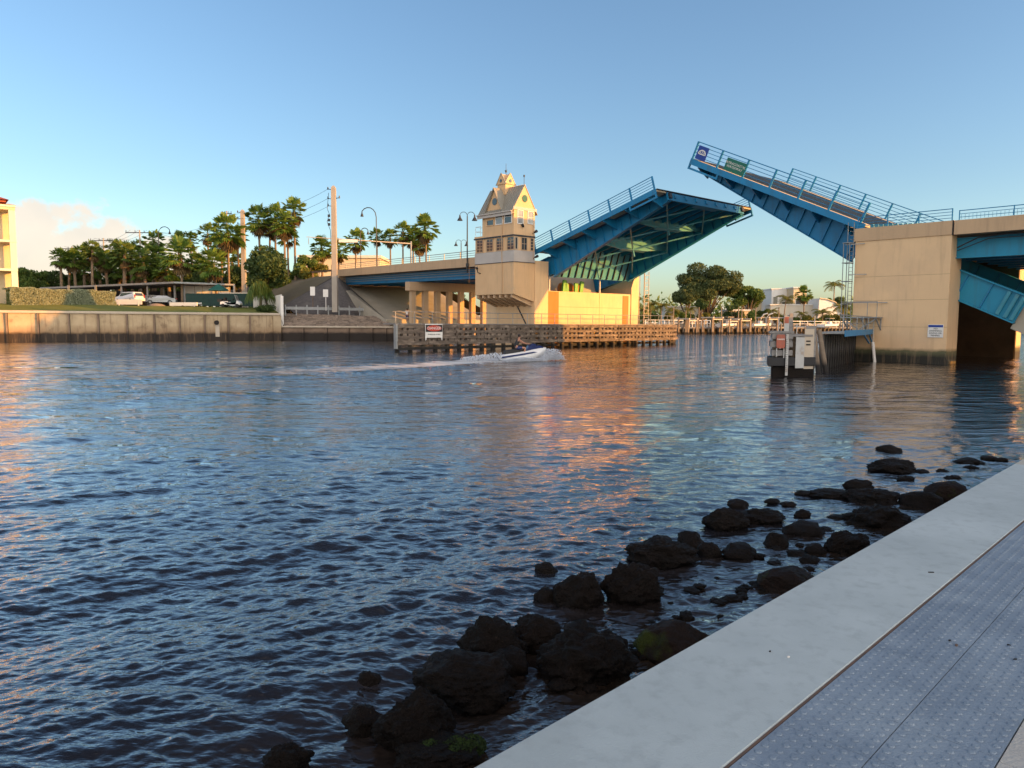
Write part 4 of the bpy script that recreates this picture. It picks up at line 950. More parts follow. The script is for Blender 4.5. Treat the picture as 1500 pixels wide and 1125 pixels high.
def feather_palm(h,cr,seed,m=None,nf=16,tr=.16):
    r=random.Random(seed); root=T('feather_palm',(0,0,0),None,None); 
    lx=r.uniform(-.12,.12)*h; mb=MB(); mb.path([(lx*t*t,0,h*t) for t in (-.03,.3,.6,.85,1)],tr*1.2,8,r2=tr*.8); P('trunk',mb,MT['trunk'],root,smooth=True,local=True)
    top=Vector((lx,0,h)); V=[];Fc=[]
    for i in range(nf):
        ph=i*2.4+r.uniform(-.3,.3); e0_=r.uniform(.1,1.2); n=11; p=top.copy(); L1=cr*r.uniform(.9,1.15)/n*1.15
        for j in range(n):
            e_=e0_-1.7*(j/n)**1.2; d=Vector((math.cos(ph)*math.cos(e_),math.sin(ph)*math.cos(e_),math.sin(e_))); q=p+d*L1
            side=Vector((-math.sin(ph),math.cos(ph),0)); ll=cr*.30*math.sin(math.pi*(.12+.8*j/n))+.05*cr
            for sg_ in(-1,1):
              for hh in (0,.5):
                b0_=p+(q-p)*hh; k=len(V); t_=b0_+side*sg_*ll+d*ll*.45-Z*ll*.45; w_=d*L1*.2
                V+=[b0_-w_,b0_+w_,t_+w_*.3,t_-w_*.3]; Fc.append((k,k+1,k+2,k+3))
            p=q
    part_me('crown',npmesh('crown',[tuple(x) for x in V],Fc,m or MT['leafy']),root)
    return root
def tree(name,base,h,rx,m,label,cat='tree',seed=1,n=5000,size=.22,group=None,blobs=9,trunkh=.35,ry=None,clump=.42,tr=.3,cat2=None,bark='bark',zsq=.8):
    r=random.Random(seed); base=Vector(base); root=T(name,base,label,cat,group); ry=ry or rx
    mb=MB(); th_=h*trunkh; mb.path([(0,0,-.4),(.05*rx,0,th_*.5),(0,0,th_)],tr,8,r2=tr*.7)
    C_=[];Rr=[]
    for i in range(blobs):
        a=r.uniform(0,6.283); rr=math.sqrt(r.random())*.68; cx,cy=rx*rr*math.cos(a),ry*rr*math.sin(a)
        cz=th_+(h-th_)*(.28+.52*r.random()*(1-rr*.55)+.06); c=clump*r.uniform(.65,1.15)
        cz=min(cz,h-rx*c*zsq*.85)
        C_.append((cx,cy,cz)); Rr.append((rx*c,ry*c,rx*c*zsq))
        mb.path([(0,0,th_*.85),(cx*.45,cy*.45,th_+(cz-th_)*.55),(cx*.95,cy*.95,cz)],tr*.5,5,r2=tr*.12)
    P('trunk',mb,MT[bark],root,smooth=True,local=True)
    v,f=leafcards(C_,Rr,n,size,seed)
    part_me('crown',npmesh('crown',v,f,m),root)
    return root
def shrub(name,base,rx,ry,h,m,label,cat='shrub',seed=1,n=1500,size=.12,group=None,shape=.5):
    root=T(name,base,label,cat,group); r=random.Random(seed)
    C_=[(rx*.5*r.uniform(-1,1),ry*.5*r.uniform(-1,1),h*r.uniform(.35,.6)) for _ in range(6)]; Rr=[(rx*.6,ry*.6,h*.42)]*6
    v,f=leafcards(C_,Rr,n,size,seed,inner=.2,shape=shape); part_me('foliage',npmesh('foliage',v,f,m),root)
    mb=MB()
    for i in range(4): mb.path([(0,0,-.1),(rx*.3*math.cos(i*1.7),ry*.3*math.sin(i*1.7),h*.5)],.05,4)
    P('stems',mb,MT['bark'],root,local=True)
    return root
def sized(proto_h,px,ytop,Y,base=None):
    b=onland(px,Y); t=W(px,ytop,Y); return b,t.z-b.z
# --- tall fan palms (pixel x, crown centre y, crown radius px, distance)
PALMS=[(434,308,15,128,'tallest slender fan palm, right of the tight palm cluster'),
 (383,320,17,126,'leftmost palm of the tight tall cluster, beside the thin concrete pole'),
 (396,333,13,131,'shorter palm with a brown skirt inside the tight tall cluster'),
 (406,318,16,127,'middle palm of the tight tall cluster, full green crown'),
 (419,328,16,125,'palm with yellowed skirt in the tight cluster, below the tallest palm'),
 (424,345,13,129,'lowest crown of the tight cluster beneath the tallest palm'),
 (308,342,12,140,'lone slender palm against the cloud, left of the thick paired palms'),
 (337,338,20,122,'big full fan palm just left of the thin concrete pole'),
 (352,345,14,133,'palm crown behind the thin concrete pole'),
 (327,358,14,128,'small palm leaning low at the left of the big full fan palm'),
 (230,352,12,135,'tall fan palm under the curved street lamp at the left'),
 (284,351,11,140,'dark fan palm against the cloud, between street lamp and lone slender palm'),
 (268,372,20,118,'broad yellow-green fan palm above the carport roof, sunlit'),
 (264,352,11,142,'fan palm crown just behind the broad sunlit one'),
 (318,386,20,120,'low dark fan palm behind the white carport wall'),
 (474,362,14,132,'shaggy palm left of the tall concrete pole'),
 (497,366,13,140,'palm half hidden behind the tall concrete pole'),
 (522,351,13,150,'full palm just right of the tall concrete pole above the span'),
 (553,346,10,165,'slim palm behind the curved bridge lamp'),
 (573,348,10,165,'slim palm right of the curved bridge lamp'),
 (591,340,12,158,'leftmost palm of the group of four above the span'),
 (606,346,13,160,'dark palm second in the group of four above the span'),
 (615,356,12,157,'palm with a brown skirt third in the group of four'),
 (625,333,16,152,'tallest palm of the group of four left of the double lamp post')]
protos=[fan_palm(10,1.9,11),fan_palm(10,1.9,12,nf=50,dead=24),fan_palm(10,1.9,13,nf=36,dead=8)]
used=[False]*3
for i,(px,py,rr,Y,lab) in enumerate(PALMS):
    b,hh=sized(10,px,py,Y); k=i%3; rad=rr*Y/1100*1.42
    if px>450: k=i%2
    place(protos[k],used[k],b,random.uniform(0,6.28),(rad/1.9*1.0,rad/1.9*1.0,hh/10),lab,'palm','fan palms on the left bank'); 
    o=None; used[k]=True
# crowns must not be squashed by the trunk's scale: rescale crown children
for o in [o for o in bpy.data.objects if o.name.startswith('fan_palm')]:
    sx_,sz_=o.scale[0],o.scale[2]; f_=sx_/sz_
    for c in KIDS(o):
        if c.name.startswith(('crown','dry_skirt')): c.scale=(1,1,f_); c.location=(0,0,10*(1-f_))
        else: c.scale=(.9/sx_*1.0,.9/sx_*1.0,1)
# --- mixed fringe of sabal palms and trees behind the carport
r_=random.Random(21); FR=[]
x=34
specs=[(40,388,'leafm'),(58,384,'leafm'),(76,392,'leafm')]
fr_px=[(34,385,15),(50,383,17),(70,386,17)]
for i,(px,yt,hw) in enumerate(fr_px):
    Y=132+i*4; b=onland(px,Y); hh=(W(px,yt,Y).z-b.z)
    tree('broadleaf_tree',b,hh,hw*Y/1100*1.15,MT['leafm'],'rounded green tree, %s right of the balconied building'%ORD[i],'tree',seed=40+i,n=3800,size=.26,group='trees right of the balconied building',trunkh=.15,blobs=11,clump=.5)
sab=[(92,376,11),(103,382,10),(113,379,12),(126,372,12),(137,366,11),(149,375,12),(160,380,12),(172,366,12),(184,372,15),(196,372,12),(206,365,11),(216,384,15),(226,372,12),(238,392,15),(250,395,14),(291,386,13),(300,392,12),(345,384,14),(212,396,12),(176,392,13),(142,394,12),(118,396,11)]
sp=[fan_palm(6,2.0,31,nf=60,dead=22,tr=.22),fan_palm(6,2.0,32,nf=54,dead=10,tr=.22,m=MT['leafm'])]; us=[False,False]
sab.sort()
for i,(px,py,rr) in enumerate(sab):
    Y=r_.uniform(124,142); b,hh=sized(6,px,py,Y); k=i%2; rad=rr*Y/1100*1.35
    place(sp[k],us[k],b,r_.uniform(0,6.28),1,'bushy cabbage palm, %s from the left in the row behind the carport'%ORD[i],'palm','cabbage palms behind the carport')
    o=sp[k] if not us[k] else None
    us[k]=True
objs=[o for o in bpy.data.objects if o.get('group')=='cabbage palms behind the carport']
objs.sort(key=lambda o:o.location.x/o.location.y)
for (px,py,rr),o in zip(sab,objs):
    Y=o.location.y; hh=W(px,py,Y).z-o.location.z; rad=rr*Y/1100*1.55
    o.scale=(rad/2,rad/2,hh/6); f_=(rad/2)/(hh/6)
    for c in KIDS(o):
        if c.name.startswith(('crown','dry_skirt')): c.scale=(1,1,f_); c.location=(0,0,6*(1-f_))
for i,(px,yt,hw,Y,mm) in enumerate([(92,388,17,138,'leafd'),(122,386,18,140,'leafm'),(155,384,20,142,'leafd'),(190,384,20,143,'leafm'),(222,386,18,142,'leafd'),(252,388,19,139,'leafm'),(285,388,20,132,'leafd'),(318,392,19,130,'leafd'),(350,382,17,126,'leafd')]):
    b=onland(px,Y); hh=W(px,yt,Y).z-b.z
    tree('evergreen_tree',b,hh,hw*Y/1100*1.2,MT[mm],'dense dark tree, %s from the left beneath the palm crowns'%ORD[i],'tree',seed=60+i,n=5200,size=.25,group='dark trees beneath the palm crowns',trunkh=.12,blobs=10,clump=.5)
b=onland(393,108); tree('round_evergreen_tree',onland(391,112),W(391,362,112).z-gz(W(391,450,112)),3.6,MT['leafd'],'large round dark evergreen behind the white boundary panel','tree',seed=80,n=9000,size=.3,trunkh=.1,blobs=14,clump=.55)
b=onland(382,108)
root=T('weeping_shrub',b,'drooping green long-leaved plant in front of the round dark evergreen','shrub'); V=[];Fc=[]; r_=random.Random(5)
for i in range(900):
    a=r_.uniform(0,6.28); s=r_.uniform(.2,1)*2.6; z0=3.9*math.sqrt(max(0,1-(s/2.9)**2))*r_.uniform(.6,1)+.4; p=Vector((s*.75*math.cos(a),s*.6*math.sin(a),z0)); d=Vector((math.cos(a)*.35,math.sin(a)*.35,-1)).normalized(); sd_=d.cross(Vector((r_.random(),r_.random(),.1))).normalized()*.05
    q=p+d*r_.uniform(.6,1.2); k=len(V); V+=[p-sd_,p+sd_,q+sd_*.3,q-sd_*.3]; Fc.append((k,k+1,k+2,k+3))
part_me('foliage',npmesh('foliage',[tuple(v) for v in V],Fc,MT['leafm']),root)
P('trunk',MB().path([(0,0,-.3),(.1,0,2.2),(0,.1,3.5)],.25,7,r2=.12),MT['bark'],root,local=True)
shrub('dark_bush',onland(389,105.2),1.5,1.0,1.25,MT['leafd'],'low dark clipped bush at the end of the lawn by the white panel','bush',seed=8,n=2600,size=.11)
for i,(px,yt,hw,Y) in enumerate([(447,356,17,128),(465,366,16,130),(430,385,18,132),(455,384,17,127),(415,400,12,125)]):
    b=onland(px,Y); b.z=max(b.z,4.3); hh=W(px,yt,Y).z-b.z
    tree('autumn_tinted_tree',b,hh,hw*Y/1100*1.15,MT['leafy'] if i%2 else MT['leafm'],['yellow-green sparse tree just left of the tall concrete pole','bright yellow-green tree touching the tall concrete pole','green tree beneath the tallest fan palm','low golden tree above the embankment fence','small green tree behind the round dark evergreen'][i],'tree',seed=90+i,n=2300,size=.26,trunkh=.25,blobs=9,clump=.42)
# far woodland closing the horizon, seen as one mass
C_=[];Rr=[]; r_=random.Random(3)
for i in range(150):
    t=i/149; px=-500+t*1150; Y=230+30*math.sin(i*1.7); q=W(px,470,Y); C_.append((q.x,q.y,6+r_.uniform(0,2))); Rr.append((9,8,r_.uniform(6,9)))
v,f=leafcards(C_,Rr,16000,.9,5); me=npmesh('far_woodland',v,f,MT['leafd']); o=bpy.data.objects.new('far_woodland',me); COL.objects.link(o); o['kind']='stuff'
C_=[];Rr=[]
for i in range(170):
    t=i/169; px=860+t*1500; Y=300+20*math.sin(i*1.3); q=W(px,470,Y); C_.append((q.x,q.y,5+r_.uniform(0,3))); Rr.append((9,8,r_.uniform(5,8)))
v,f=leafcards(C_,Rr,16000,.9,6); me=npmesh('far_woodland',v,f,MT['leafm']); o=bpy.data.objects.new('far_woodland',me); COL.objects.link(o); o['kind']='stuff'
# --- hedge
hp=W(16,455,93.5); hq=W(170,447,104); fr,l=lineframe((hp.x,hp.y),(hq.x,hq.y)); root=T('hedge',fr(l/2,1,4.2),'long clipped silvery-green hedge on the lawn above the seawall','hedge')
hp0=4.15; hh=W(90,424,99).z-hp0
C_=[];Rr=[]; off=Vector(root.location)
r=np.random.default_rng(5); n=34000; uu=r.random((n,3)); face=r.integers(0,10,n)
a=uu[:,0]*l; bb=uu[:,1]*2.2; cc_=uu[:,2]*hh
m1=face<5; bb[m1]=r.random(m1.sum())*.22; m2=(face>=5)&(face<8); cc_[m2]=hh-r.random(m2.sum())*.25; m3=face==8; a[m3]=l-r.random(m3.sum())*.3
a=np.clip(a+.15*np.sin(cc_*3+bb*5),0,l); bb=bb+.10*np.sin(a*1.3)+.06*np.sin(a*4.1+cc_*3); cc_=cc_+.08*np.sin(a*.9)+.05*np.sin(a*3.3)
pts=np.array([[*(fr(x_,y_,hp0+z_)-off)] for x_,y_,z_ in zip(a,bb,cc_)])
ax=r.normal(size=(n,3)); ax/=np.linalg.norm(ax,axis=1)[:,None]; bx=np.cross(ax,r.normal(size=(n,3))); bx/=np.linalg.norm(bx,axis=1)[:,None]
s=.085; v=np.stack([pts-ax*s,pts-bx*s*.6,pts+ax*s,pts+bx*s*.6],1).reshape(-1,3)
part_me('foliage',npmesh('foliage',v,np.arange(n*4).reshape(n,4),MT['leafs']),root)
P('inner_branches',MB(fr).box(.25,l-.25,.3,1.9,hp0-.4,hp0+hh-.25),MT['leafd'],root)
shrub('trailing_plant',W(58,457,92.6)+Vector((0,0,-.6)),.9,.45,1.3,MT['leafm'],'small green plant trailing over the seawall cap below the hedge','plant',seed=9,n=600,size=.09)
shrub('garden_bush',onland(7,100),1.6,1.2,2.2,MT['leafm'],'leafy green bush at the left edge beside the hedge','bush',seed=15,n=1400,size=.14)
# --- apartment building, cropped by the frame
pc=W(24,440,97); fr=frame((pc.x,pc.y,0),(-.78,-.62,0),(-.62,.78,0))  # a runs to the left, b runs back
gz0=4.4; ab=T('apartment_building',fr(8,5,gz0),'cream apartment block with balconies and red tile roof, cut by the left edge','building')
zt=[gz0,W(24,394,97).z,W(24,352,97).z,W(24,308,97).z]
P('wall',MB(fr).box(-.1,26,2.3,14,gz0-1,zt[3]+.3),MT['cream2'],ab)
P('side_wall',MB(fr).box(-.15,-.1,2.0,14,gz0-1,zt[3]+.2),MT['cream2'],ab)
for i in (1,2): 
    P('balcony_slab',MB(fr).box(-.3,26,-.3,2.3,zt[i]-.28,zt[i]),MT['offwhite'],ab)
    mb=MB(fr)
    for a0 in (1.6,6.2,10.8): 
        for k in range(26): a=a0+k*.15; mb.box(a,a+.06,-.12,-.06,zt[i]+.1,zt[i]+1.15)
        mb.box(a0-.1,a0+4,-.14,-.04,zt[i]+1.12,zt[i]+1.22)
    P('balustrade',mb,MT['white'],ab)
for a in (0,5.2,10,14.8): P('column',MB(fr).box(a-.28,a+.42,-.25,.3,gz0-1,zt[3]),MT['offwhite'],ab)
P('eave',MB(fr).box(-.35,27,-.4,14.2,zt[3]+.35,zt[3]+.62),MT['offwhite'],ab)
P('soffit',MB(fr).box(-.3,26,-.3,2.3,zt[3],zt[3]+.35),MT['cream2'],ab)
P('roof',MB(fr).hexa([(-.4,-.45,zt[3]+.63),(27,-.45,zt[3]+.63),(27,14.2,zt[3]+.63),(-.4,14.2,zt[3]+.63),(1.6,1.2,zt[3]+.95),(24,1.2,zt[3]+.95),(24,12,zt[3]+.95),(1.6,12,zt[3]+.95)]),MT['rooft'],ab)
P('upper_roof',MB(fr).box(.6,27,.2,12,zt[3]+.95,zt[3]+1.25).hexa([(.3,-.3,zt[3]+1.25),(27,-.3,zt[3]+1.25),(27,12,zt[3]+1.25),(.3,12,zt[3]+1.25),(3.6,3.4,zt[3]+2.7),(26,3.4,zt[3]+2.7),(26,9,zt[3]+2.7),(3.6,9,zt[3]+2.7)]),MT['rooft'],ab)
for i in range(3):
    for a0 in (4.2,9,14): 
        f=P('sliding_door',MB(fr).box(a0-.1,a0+2.5,2.22,2.3,zt[i]+.05,zt[i]+2.4),MT['white'],ab); P('pane',MB(fr).box(a0,a0+2.4,2.19,2.22,zt[i]+.15,zt[i]+2.3),MT['glass'],f)
# --- carport
c0=W(58,421,122); c1=W(254,412.5,116); c2=W(344,416,120)
cp=T('carport',onland(200,119),'long flat-roofed carport with grey posts behind the lawn','carport')
dd=Vector((c1.x-c0.x,c1.y-c0.y,0)); 
def roofstrip(p,q,depth,th_=.28):
    d=Vector((q.x-p.x,q.y-p.y,0)).normalized(); n=Vector((-d.y,d.x,0))*depth
    P_=[p,q,q+n,p+n]; return [v-Z*th_ for v in P_]+P_
mb=MB().add(roofstrip(c0,c1,8),[(0,3,2,1),(4,5,6,7),(0,1,5,4),(1,2,6,5),(2,3,7,6),(3,0,4,7)],True)
mb.add(roofstrip(c1,c2,8,.25),[(0,3,2,1),(4,5,6,7),(0,1,5,4),(1,2,6,5),(2,3,7,6),(3,0,4,7)],True)
P('roof',mb,MT['steel'],cp)
for px,dY in ((216,1.0),(240,6),(256,1.2),(270,.8),(178,1.2),(140,1.5),(343,.6),(100,1.5)):
    Y=117.5+dY; t=W(px,419,Y); g=onland(px,Y); P('post',MB().box(t.x-.13,t.x+.13,t.y-.13,t.y+.13,g.z-.2,t.z+.1),MT['steel'],cp)
a=W(272,430,121.5);b=W(336,430,121.8); fr,l=lineframe((a.x,a.y),(b.x,b.y)); mb=MB(fr).box(0,l,0,.2,5.0,W(300,419,121.5).z)
P('rear_wall',mb,MT['white'],cp); mb=MB(fr)
for t in (.2,.38,.6,.8): mb.box(l*t,l*t+.08,-.05,0,5,W(300,419,121.5).z)
P('wall_battens',mb,MT['cap'],cp)
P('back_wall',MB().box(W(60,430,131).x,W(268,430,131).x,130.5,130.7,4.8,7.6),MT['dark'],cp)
sf=T('windscreen_fence',onland(320,114),'dark green mesh fence behind the golf cart','fence')
a=W(272,440,115);b=W(388,440,114.5); fr,l=lineframe((a.x,a.y),(b.x,b.y)); P('mesh',MB(fr).box(0,l,0,.05,4.8,W(320,430,115).z),MT['screen'],sf)
for i in range(7): P('post',MB(fr).tube((l*i/6,.1,4.8),(l*i/6,.1,W(320,429,115).z),.05),MT['steel'],sf)
P('top_rail',MB(fr).box(l*.42,l,.0,.14,W(320,430,115).z,W(320,428.5,115).z),MT['offwhite'],sf)
um=T('market_umbrella',onland(320,117),'green canvas market umbrella above the dark mesh fence','umbrella')
u=W(320,421,117); mb=MB(); k=8; v=[u+Z*.55]+[u+Vector((1.55*math.cos(t*6.283/k),1.55*math.sin(t*6.283/k),-.35)) for t in range(k)]
mb.add(v,[(0,1+i,1+(i+1)%k) for i in range(k)],True); mb.add([v[1+i] for i in range(k)]+[v[1+i]-Z*.18 for i in range(k)],[(i,(i+1)%k,k+(i+1)%k,k+i) for i in range(k)],True)
P('canopy',mb,MT['sgreen'],um,recalc=False); P('pole',MB().tube(u+Z*.6,(u.x,u.y,5),.04,raw=True),MT['steel'],um)
# --- vehicles
def car(name,loc,rz,paint,label,kind='suv',cat='car'):
    root=T(name,loc,label,cat,None,rz); hgt=1.7 if kind=='suv' else 1.4
    if kind=='suv': prof=[(-2.3,.35),(-2.35,.8),(-2.25,1.05),(-2.1,1.62),(-1.8,1.72),(.3,1.70),(.75,1.55),(1.35,1.08),(2.2,.95),(2.35,.7),(2.32,.35)]
    else: prof=[(-2.25,.35),(-2.3,.75),(-2.15,.98),(-1.6,1.05),(-.95,1.38),(.35,1.40),(1.15,1.02),(2.05,.88),(2.25,.6),(2.2,.35)]
    mb=MB(); n=len(prof); v=[];w_=.9
    for y,ins in ((-w_,0),(-w_*.94,1),(w_*.94,1),(w_,0)): pass
    rings=[]
    for y in (-w_,-w_*.8,w_*.8,w_):
        out=abs(y)==w_
        rings.append([(x*(.985 if out else 1),y*(.86 if (z>1.06) else 1),(z if not out else min(z,z*.985))) for x,z in prof])
    for rg in rings: v+=rg
    f=[tuple(range(n-1,-1,-1)),tuple(range(3*n,4*n))]
    for a in range(3): f+=[(a*n+i,a*n+(i+1)%n,(a+1)*n+(i+1)%n,(a+1)*n+i) for i in range(n)]
    mb.add(v,f); P('body',mb,MT[paint],root,local=True,bevel=.03)
    top=[(x,z) for x,z in prof if z>1.04]
    mb=MB()
    xs0,xs1=(-1.95,1.0) if kind=='suv' else (-1.35,.85); zt_=hgt-.14
    for sg_ in(-1,1): mb.prism([(xs0,1.07),(xs1,1.07),(xs1-.45,zt_),(xs0+.2,zt_)],sg_*.80-.0,sg_*.815) 
    bk=[(-2.26,1.12),(-2.14,1.55)] if kind=='suv' else [(-1.7,1.09),(-1.05,1.36)]
    (xa,za),(xb,zb)=bk; mb.add([(xa-.02,-.66,za),(xa-.02,.66,za),(xb-.02,.62,zb),(xb-.02,-.62,zb),(xa+.05,-.66,za),(xa+.05,.66,za),(xb+.05,.62,zb),(xb+.05,-.62,zb)],[(0,1,2,3),(7,6,5,4),(0,4,5,1),(1,5,6,2),(2,6,7,3),(3,7,4,0)])
    P('windows',mb,MT['glass'],root,local=True)
    for sg_ in(-1,1):
        P('tail_light',MB().box(-2.38,-2.26,sg_*.86-.12 if sg_>0 else -.86,sg_*.86 if sg_>0 else -.86+.12,.82,1.3 if kind=='suv' else .98),MT['redlens'],root,local=True)
        P('headlight',MB().box(2.24,2.36,sg_*.62-.18,sg_*.62+.18,.68,.85),MT['lens'],root,local=True)
        for x in(-1.4,1.4):
            wh=P('wheel',MB().tube((x,sg_*.72,.34),(x,sg_*.93,.34),.34,n=16),MT['tyre'],root,local=True); P('rim',MB().tube((x,sg_*.93,.34),(x,sg_*.945,.34),.2,n=12),MT['steel'],wh,local=True)
    P('bumper',MB().box(-2.42,-2.2,-.88,.88,.38,.72),MT[paint if kind=='suv' else 'dsteel'],root,local=True)
    return root
q=onland(190,114.5); q.z=W(190,444.5,114.5).z; car('parked_car',q,R(155),'carw','white sport utility vehicle with red tail lights beside the hedge','suv')
q=onland(236,118); q.z=W(236,446,118).z; car('parked_car',q,R(200),'cars','silver sedan parked under the carport','sedan')
q=onland(222,121); q.z=W(222,445,121).z; car('parked_car',q,R(250),'carw','pale car at the back of the carport behind the silver sedan','sedan')
tr_=T('flatbed_trailer',onland(269,110),'low white flatbed trailer on the lawn edge before the green fence','trailer')
a=W(249,446,110);b=W(289,449,109); fr,l=lineframe((a.x,a.y),(b.x,b.y)); zb=a.z-.15
P('frame',MB(fr).box(0,l,-.1,.1,zb-.05,zb+.45),MT['white'],tr_); P('frame',MB(fr).box(.3,l-.3,1.3,1.5,zb-.05,zb+.45),MT['white'],tr_)
P('bed',MB(fr).box(.1,l-.1,.1,1.3,zb+.15,zb+.25),MT['timbergrey'],tr_)
for a_ in (.5,l-.5): P('leg',MB(fr).box(a_-.06,a_+.06,-.06,.06,zb-.7,zb-.05),MT['white'],tr_)
P('wheel',MB(fr).tube((l*.5,-.12,zb-.3),(l*.5,-.3,zb-.3),.3,n=14),MT['tyre'],tr_)
rk=T('barrier_board',onland(186,111),'white board barrier on short posts in front of the white vehicle','barrier')
a=W(170,443,111.5);b=W(208,444.5,111); fr,l=lineframe((a.x,a.y),(b.x,b.y)); P('board',MB(fr).box(0,l,-.05,.05,a.z-.3,a.z+.45),MT['white'],rk)
for t in (.1,.85): P('post',MB(fr).box(l*t,l*t+.12,-.08,.08,a.z-1,a.z+.1),MT['white'],rk)
# golf cart
g=W(338,450,108.5); gc=T('golf_cart',g,'small white golf cart with a dark seat on the lawn by the green fence','golf cart',None,0)
mb=MB().prism([(-1.35,.35),(-1.3,.75),(-.9,.85),(-.2,.8),(-.15,.4),(.25,.28),(.9,.28),(1.0,.9),(1.2,.95),(1.55,.6),(1.5,.3)],-.55,.55); P('body',mb,MT['carw'],gc,local=True,bevel=.04)
P('seat',MB().box(-.7,-.15,-.5,.5,.85,1.0),MT['black'],gc,local=True); P('backrest',MB().box(-.8,-.68,-.5,.5,.95,1.35),MT['black'],gc,local=True)
P('cargo_bag',MB().box(-1.75,-1.15,-.45,.45,.75,1.15),MT['black'],gc,local=True)
P('windscreen',MB().prism([(1.0,.9),(1.05,.9),(.8,1.75),(.75,1.75)],-.5,.5),MT['glassl'],gc,local=True)
P('steering_wheel',MB().tube((.55,-.2,1.1),(.5,-.2,1.14),.18,n=10),MT['black'],gc,local=True)
for x in(-.9,1.15):
    for y in(-.6,.6): P('wheel',MB().tube((x,y-.1,.24),(x,y+.1,.24),.25,n=14),MT['tyre'],gc,local=True)
sg=T('lawn_mound',onland(230,112),'pale sandy mound beside the trailer','mound'); mb=MB(); q=W(229,449,112.5); mb.sphere(q,1.4,10,(1,.5,.35)); P('heap',mb,MT['riprap'],sg,smooth=True)
# --- poles, wires, lamps
def upole(px,yt,Y,r,name,label,group,square=True,top=None,yb=None):
    b=onland(px,Y); 
    if yb: b=W(px,yb,Y)
    t=W(px,yt,Y); root=T(name,b,label,'utility pole',group); h_=t.z-b.z
    mb=MB()
    if square: mb.hexa([(-r,-r,-.5),(r,-r,-.5),(r,r,-.5),(-r,r,-.5),(-r*.8,-r*.8,h_-.3),(r*.8,-r*.8,h_-.3),(r*.8,r*.8,h_-.3),(-r*.8,r*.8,h_-.3)]); mb.hexa([(-r*.8,-r*.8,h_-.3),(r*.8,-r*.8,h_-.3),(r*.8,r*.8,h_-.3),(-r*.8,r*.8,h_-.3),(-r*.3,-r*.3,h_),(r*.3,-r*.3,h_),(r*.3,r*.3,h_),(-r*.3,r*.3,h_)])
    else: mb.tube((0,0,-.5),(0,0,h_),r,r*.6,n=8)
    P('shaft',mb,MT['pole'],root,local=True); return root,b,t
p1,b1,t1=upole(491,272,107.5,.37,'concrete_pole','tallest thick concrete utility pole in front of the paved slope','utility poles',yb=452)
mb=MB()
for dz,sgn in ((-.6,-1),(-1.9,-1),(-1.8,1),(-2.9,-1)): mb.tube((0,0,t1.z-b1.z+dz),(sgn*.9,0,t1.z-b1.z+dz+.15),.05,n=5); mb.tube((sgn*.8,0,t1.z-b1.z+dz+.05),(sgn*.8,0,t1.z-b1.z+dz+.4),.09,n=6)
P('insulators',mb,MT['dsteel'],p1,local=True)
mb=MB(); hh=t1.z-b1.z
mb.path([(-.7,0,hh-1),(-.9,-.1,hh-3.2),(-.6,-.1,hh-4),(-.95,-.1,hh-5),(-.5,-.1,hh-6.2),(-.45,-.1,hh-8)],.035,4)
for dz in (4.0,4.6,5.2): mb.box(-.85,-.55,-.15,.1,hh-dz-.35,hh-dz)
P('cable_gear',mb,MT['dsteel'],p1,local=True)
p2,b2,t2=upole(359,307,124,.35,'concrete_pole','slimmer pale concrete utility pole among the tall palms','utility poles')
mb=MB(); hh=t2.z-b2.z
for dz,sgn in ((-.5,-1),(-1.5,-1),(-2.4,-1)): mb.tube((0,0,hh+dz),(sgn*.85,0,hh+dz+.1),.05,n=5); mb.tube((sgn*.8,0,hh+dz),(sgn*.8,0,hh+dz+.35),.09,n=6)
P('insulators',mb,MT['dsteel'],p2,local=True)
def tpole(px,yt,Y,arm,label,n=1):
    root,b,t=upole(px,yt,Y,.2,'utility_pole',label,'utility poles',False); h_=t.z-b.z; mb=MB()
    mb.box(-arm,arm,-.06,.06,h_-.55,h_-.4)
    for i in range(4): x=-arm+.1+i*(2*arm-.2)/3; mb.tube((x,0,h_-.4),(x,0,h_-.05),.06,n=5)
    if n>1: mb.box(-arm,arm,-.06,.06,h_-1.6,h_-1.45)
    P('crossarm',mb,MT['dsteel'],root,local=True); return b,t
b3,t3=tpole(209,337,140,2.6,'wooden crossarm utility pole nearest the curved left street lamp')
b4,t4=tpole(156,349,150,2.6,'middle crossarm utility pole rising above the cabbage palms',2)
b5,t5=tpole(110,361,162,2.6,'smallest leftmost crossarm utility pole above the palms')
b6,t6=tpole(336,309,136,.9,'thin utility pole top behind the big full fan palm')
wires=T('overhead_wires',(t2.x,t2.y,10),'thin overhead power wires sagging between the utility poles','wires')
def wire(p,q,sag,r=.022):
    mb=MB(); mb.path([p+(q-p)*(i/10)-Z*(sag*4*(i/10)*(1-i/10)) for i in range(11)],r,4,raw=True); P('wire',mb,MT['dsteel'],wires)
o_=lambda t,x,z:t+Vector((x,0,z))
for dz in (-.4,-1.7,-2.8): wire(o_(t1,-.9,dz),o_(t2,-.8,dz*.8),1.2)
for dz in (-.5,-1.5): wire(o_(t2,-.8,dz),o_(t6,0,dz*.6),.3); wire(o_(t6,0,dz*.8),o_(t3,1.5,-.1),1.6)
wire(o_(t2,-.8,-1),o_(t3,2.4,-.2),2.5)
for x in (-2.3,-.8,.8,2.3): wire(o_(t3,x,0),o_(t4,x,0),1.0); wire(o_(t4,x,0),o_(t5,x,0),1.0)
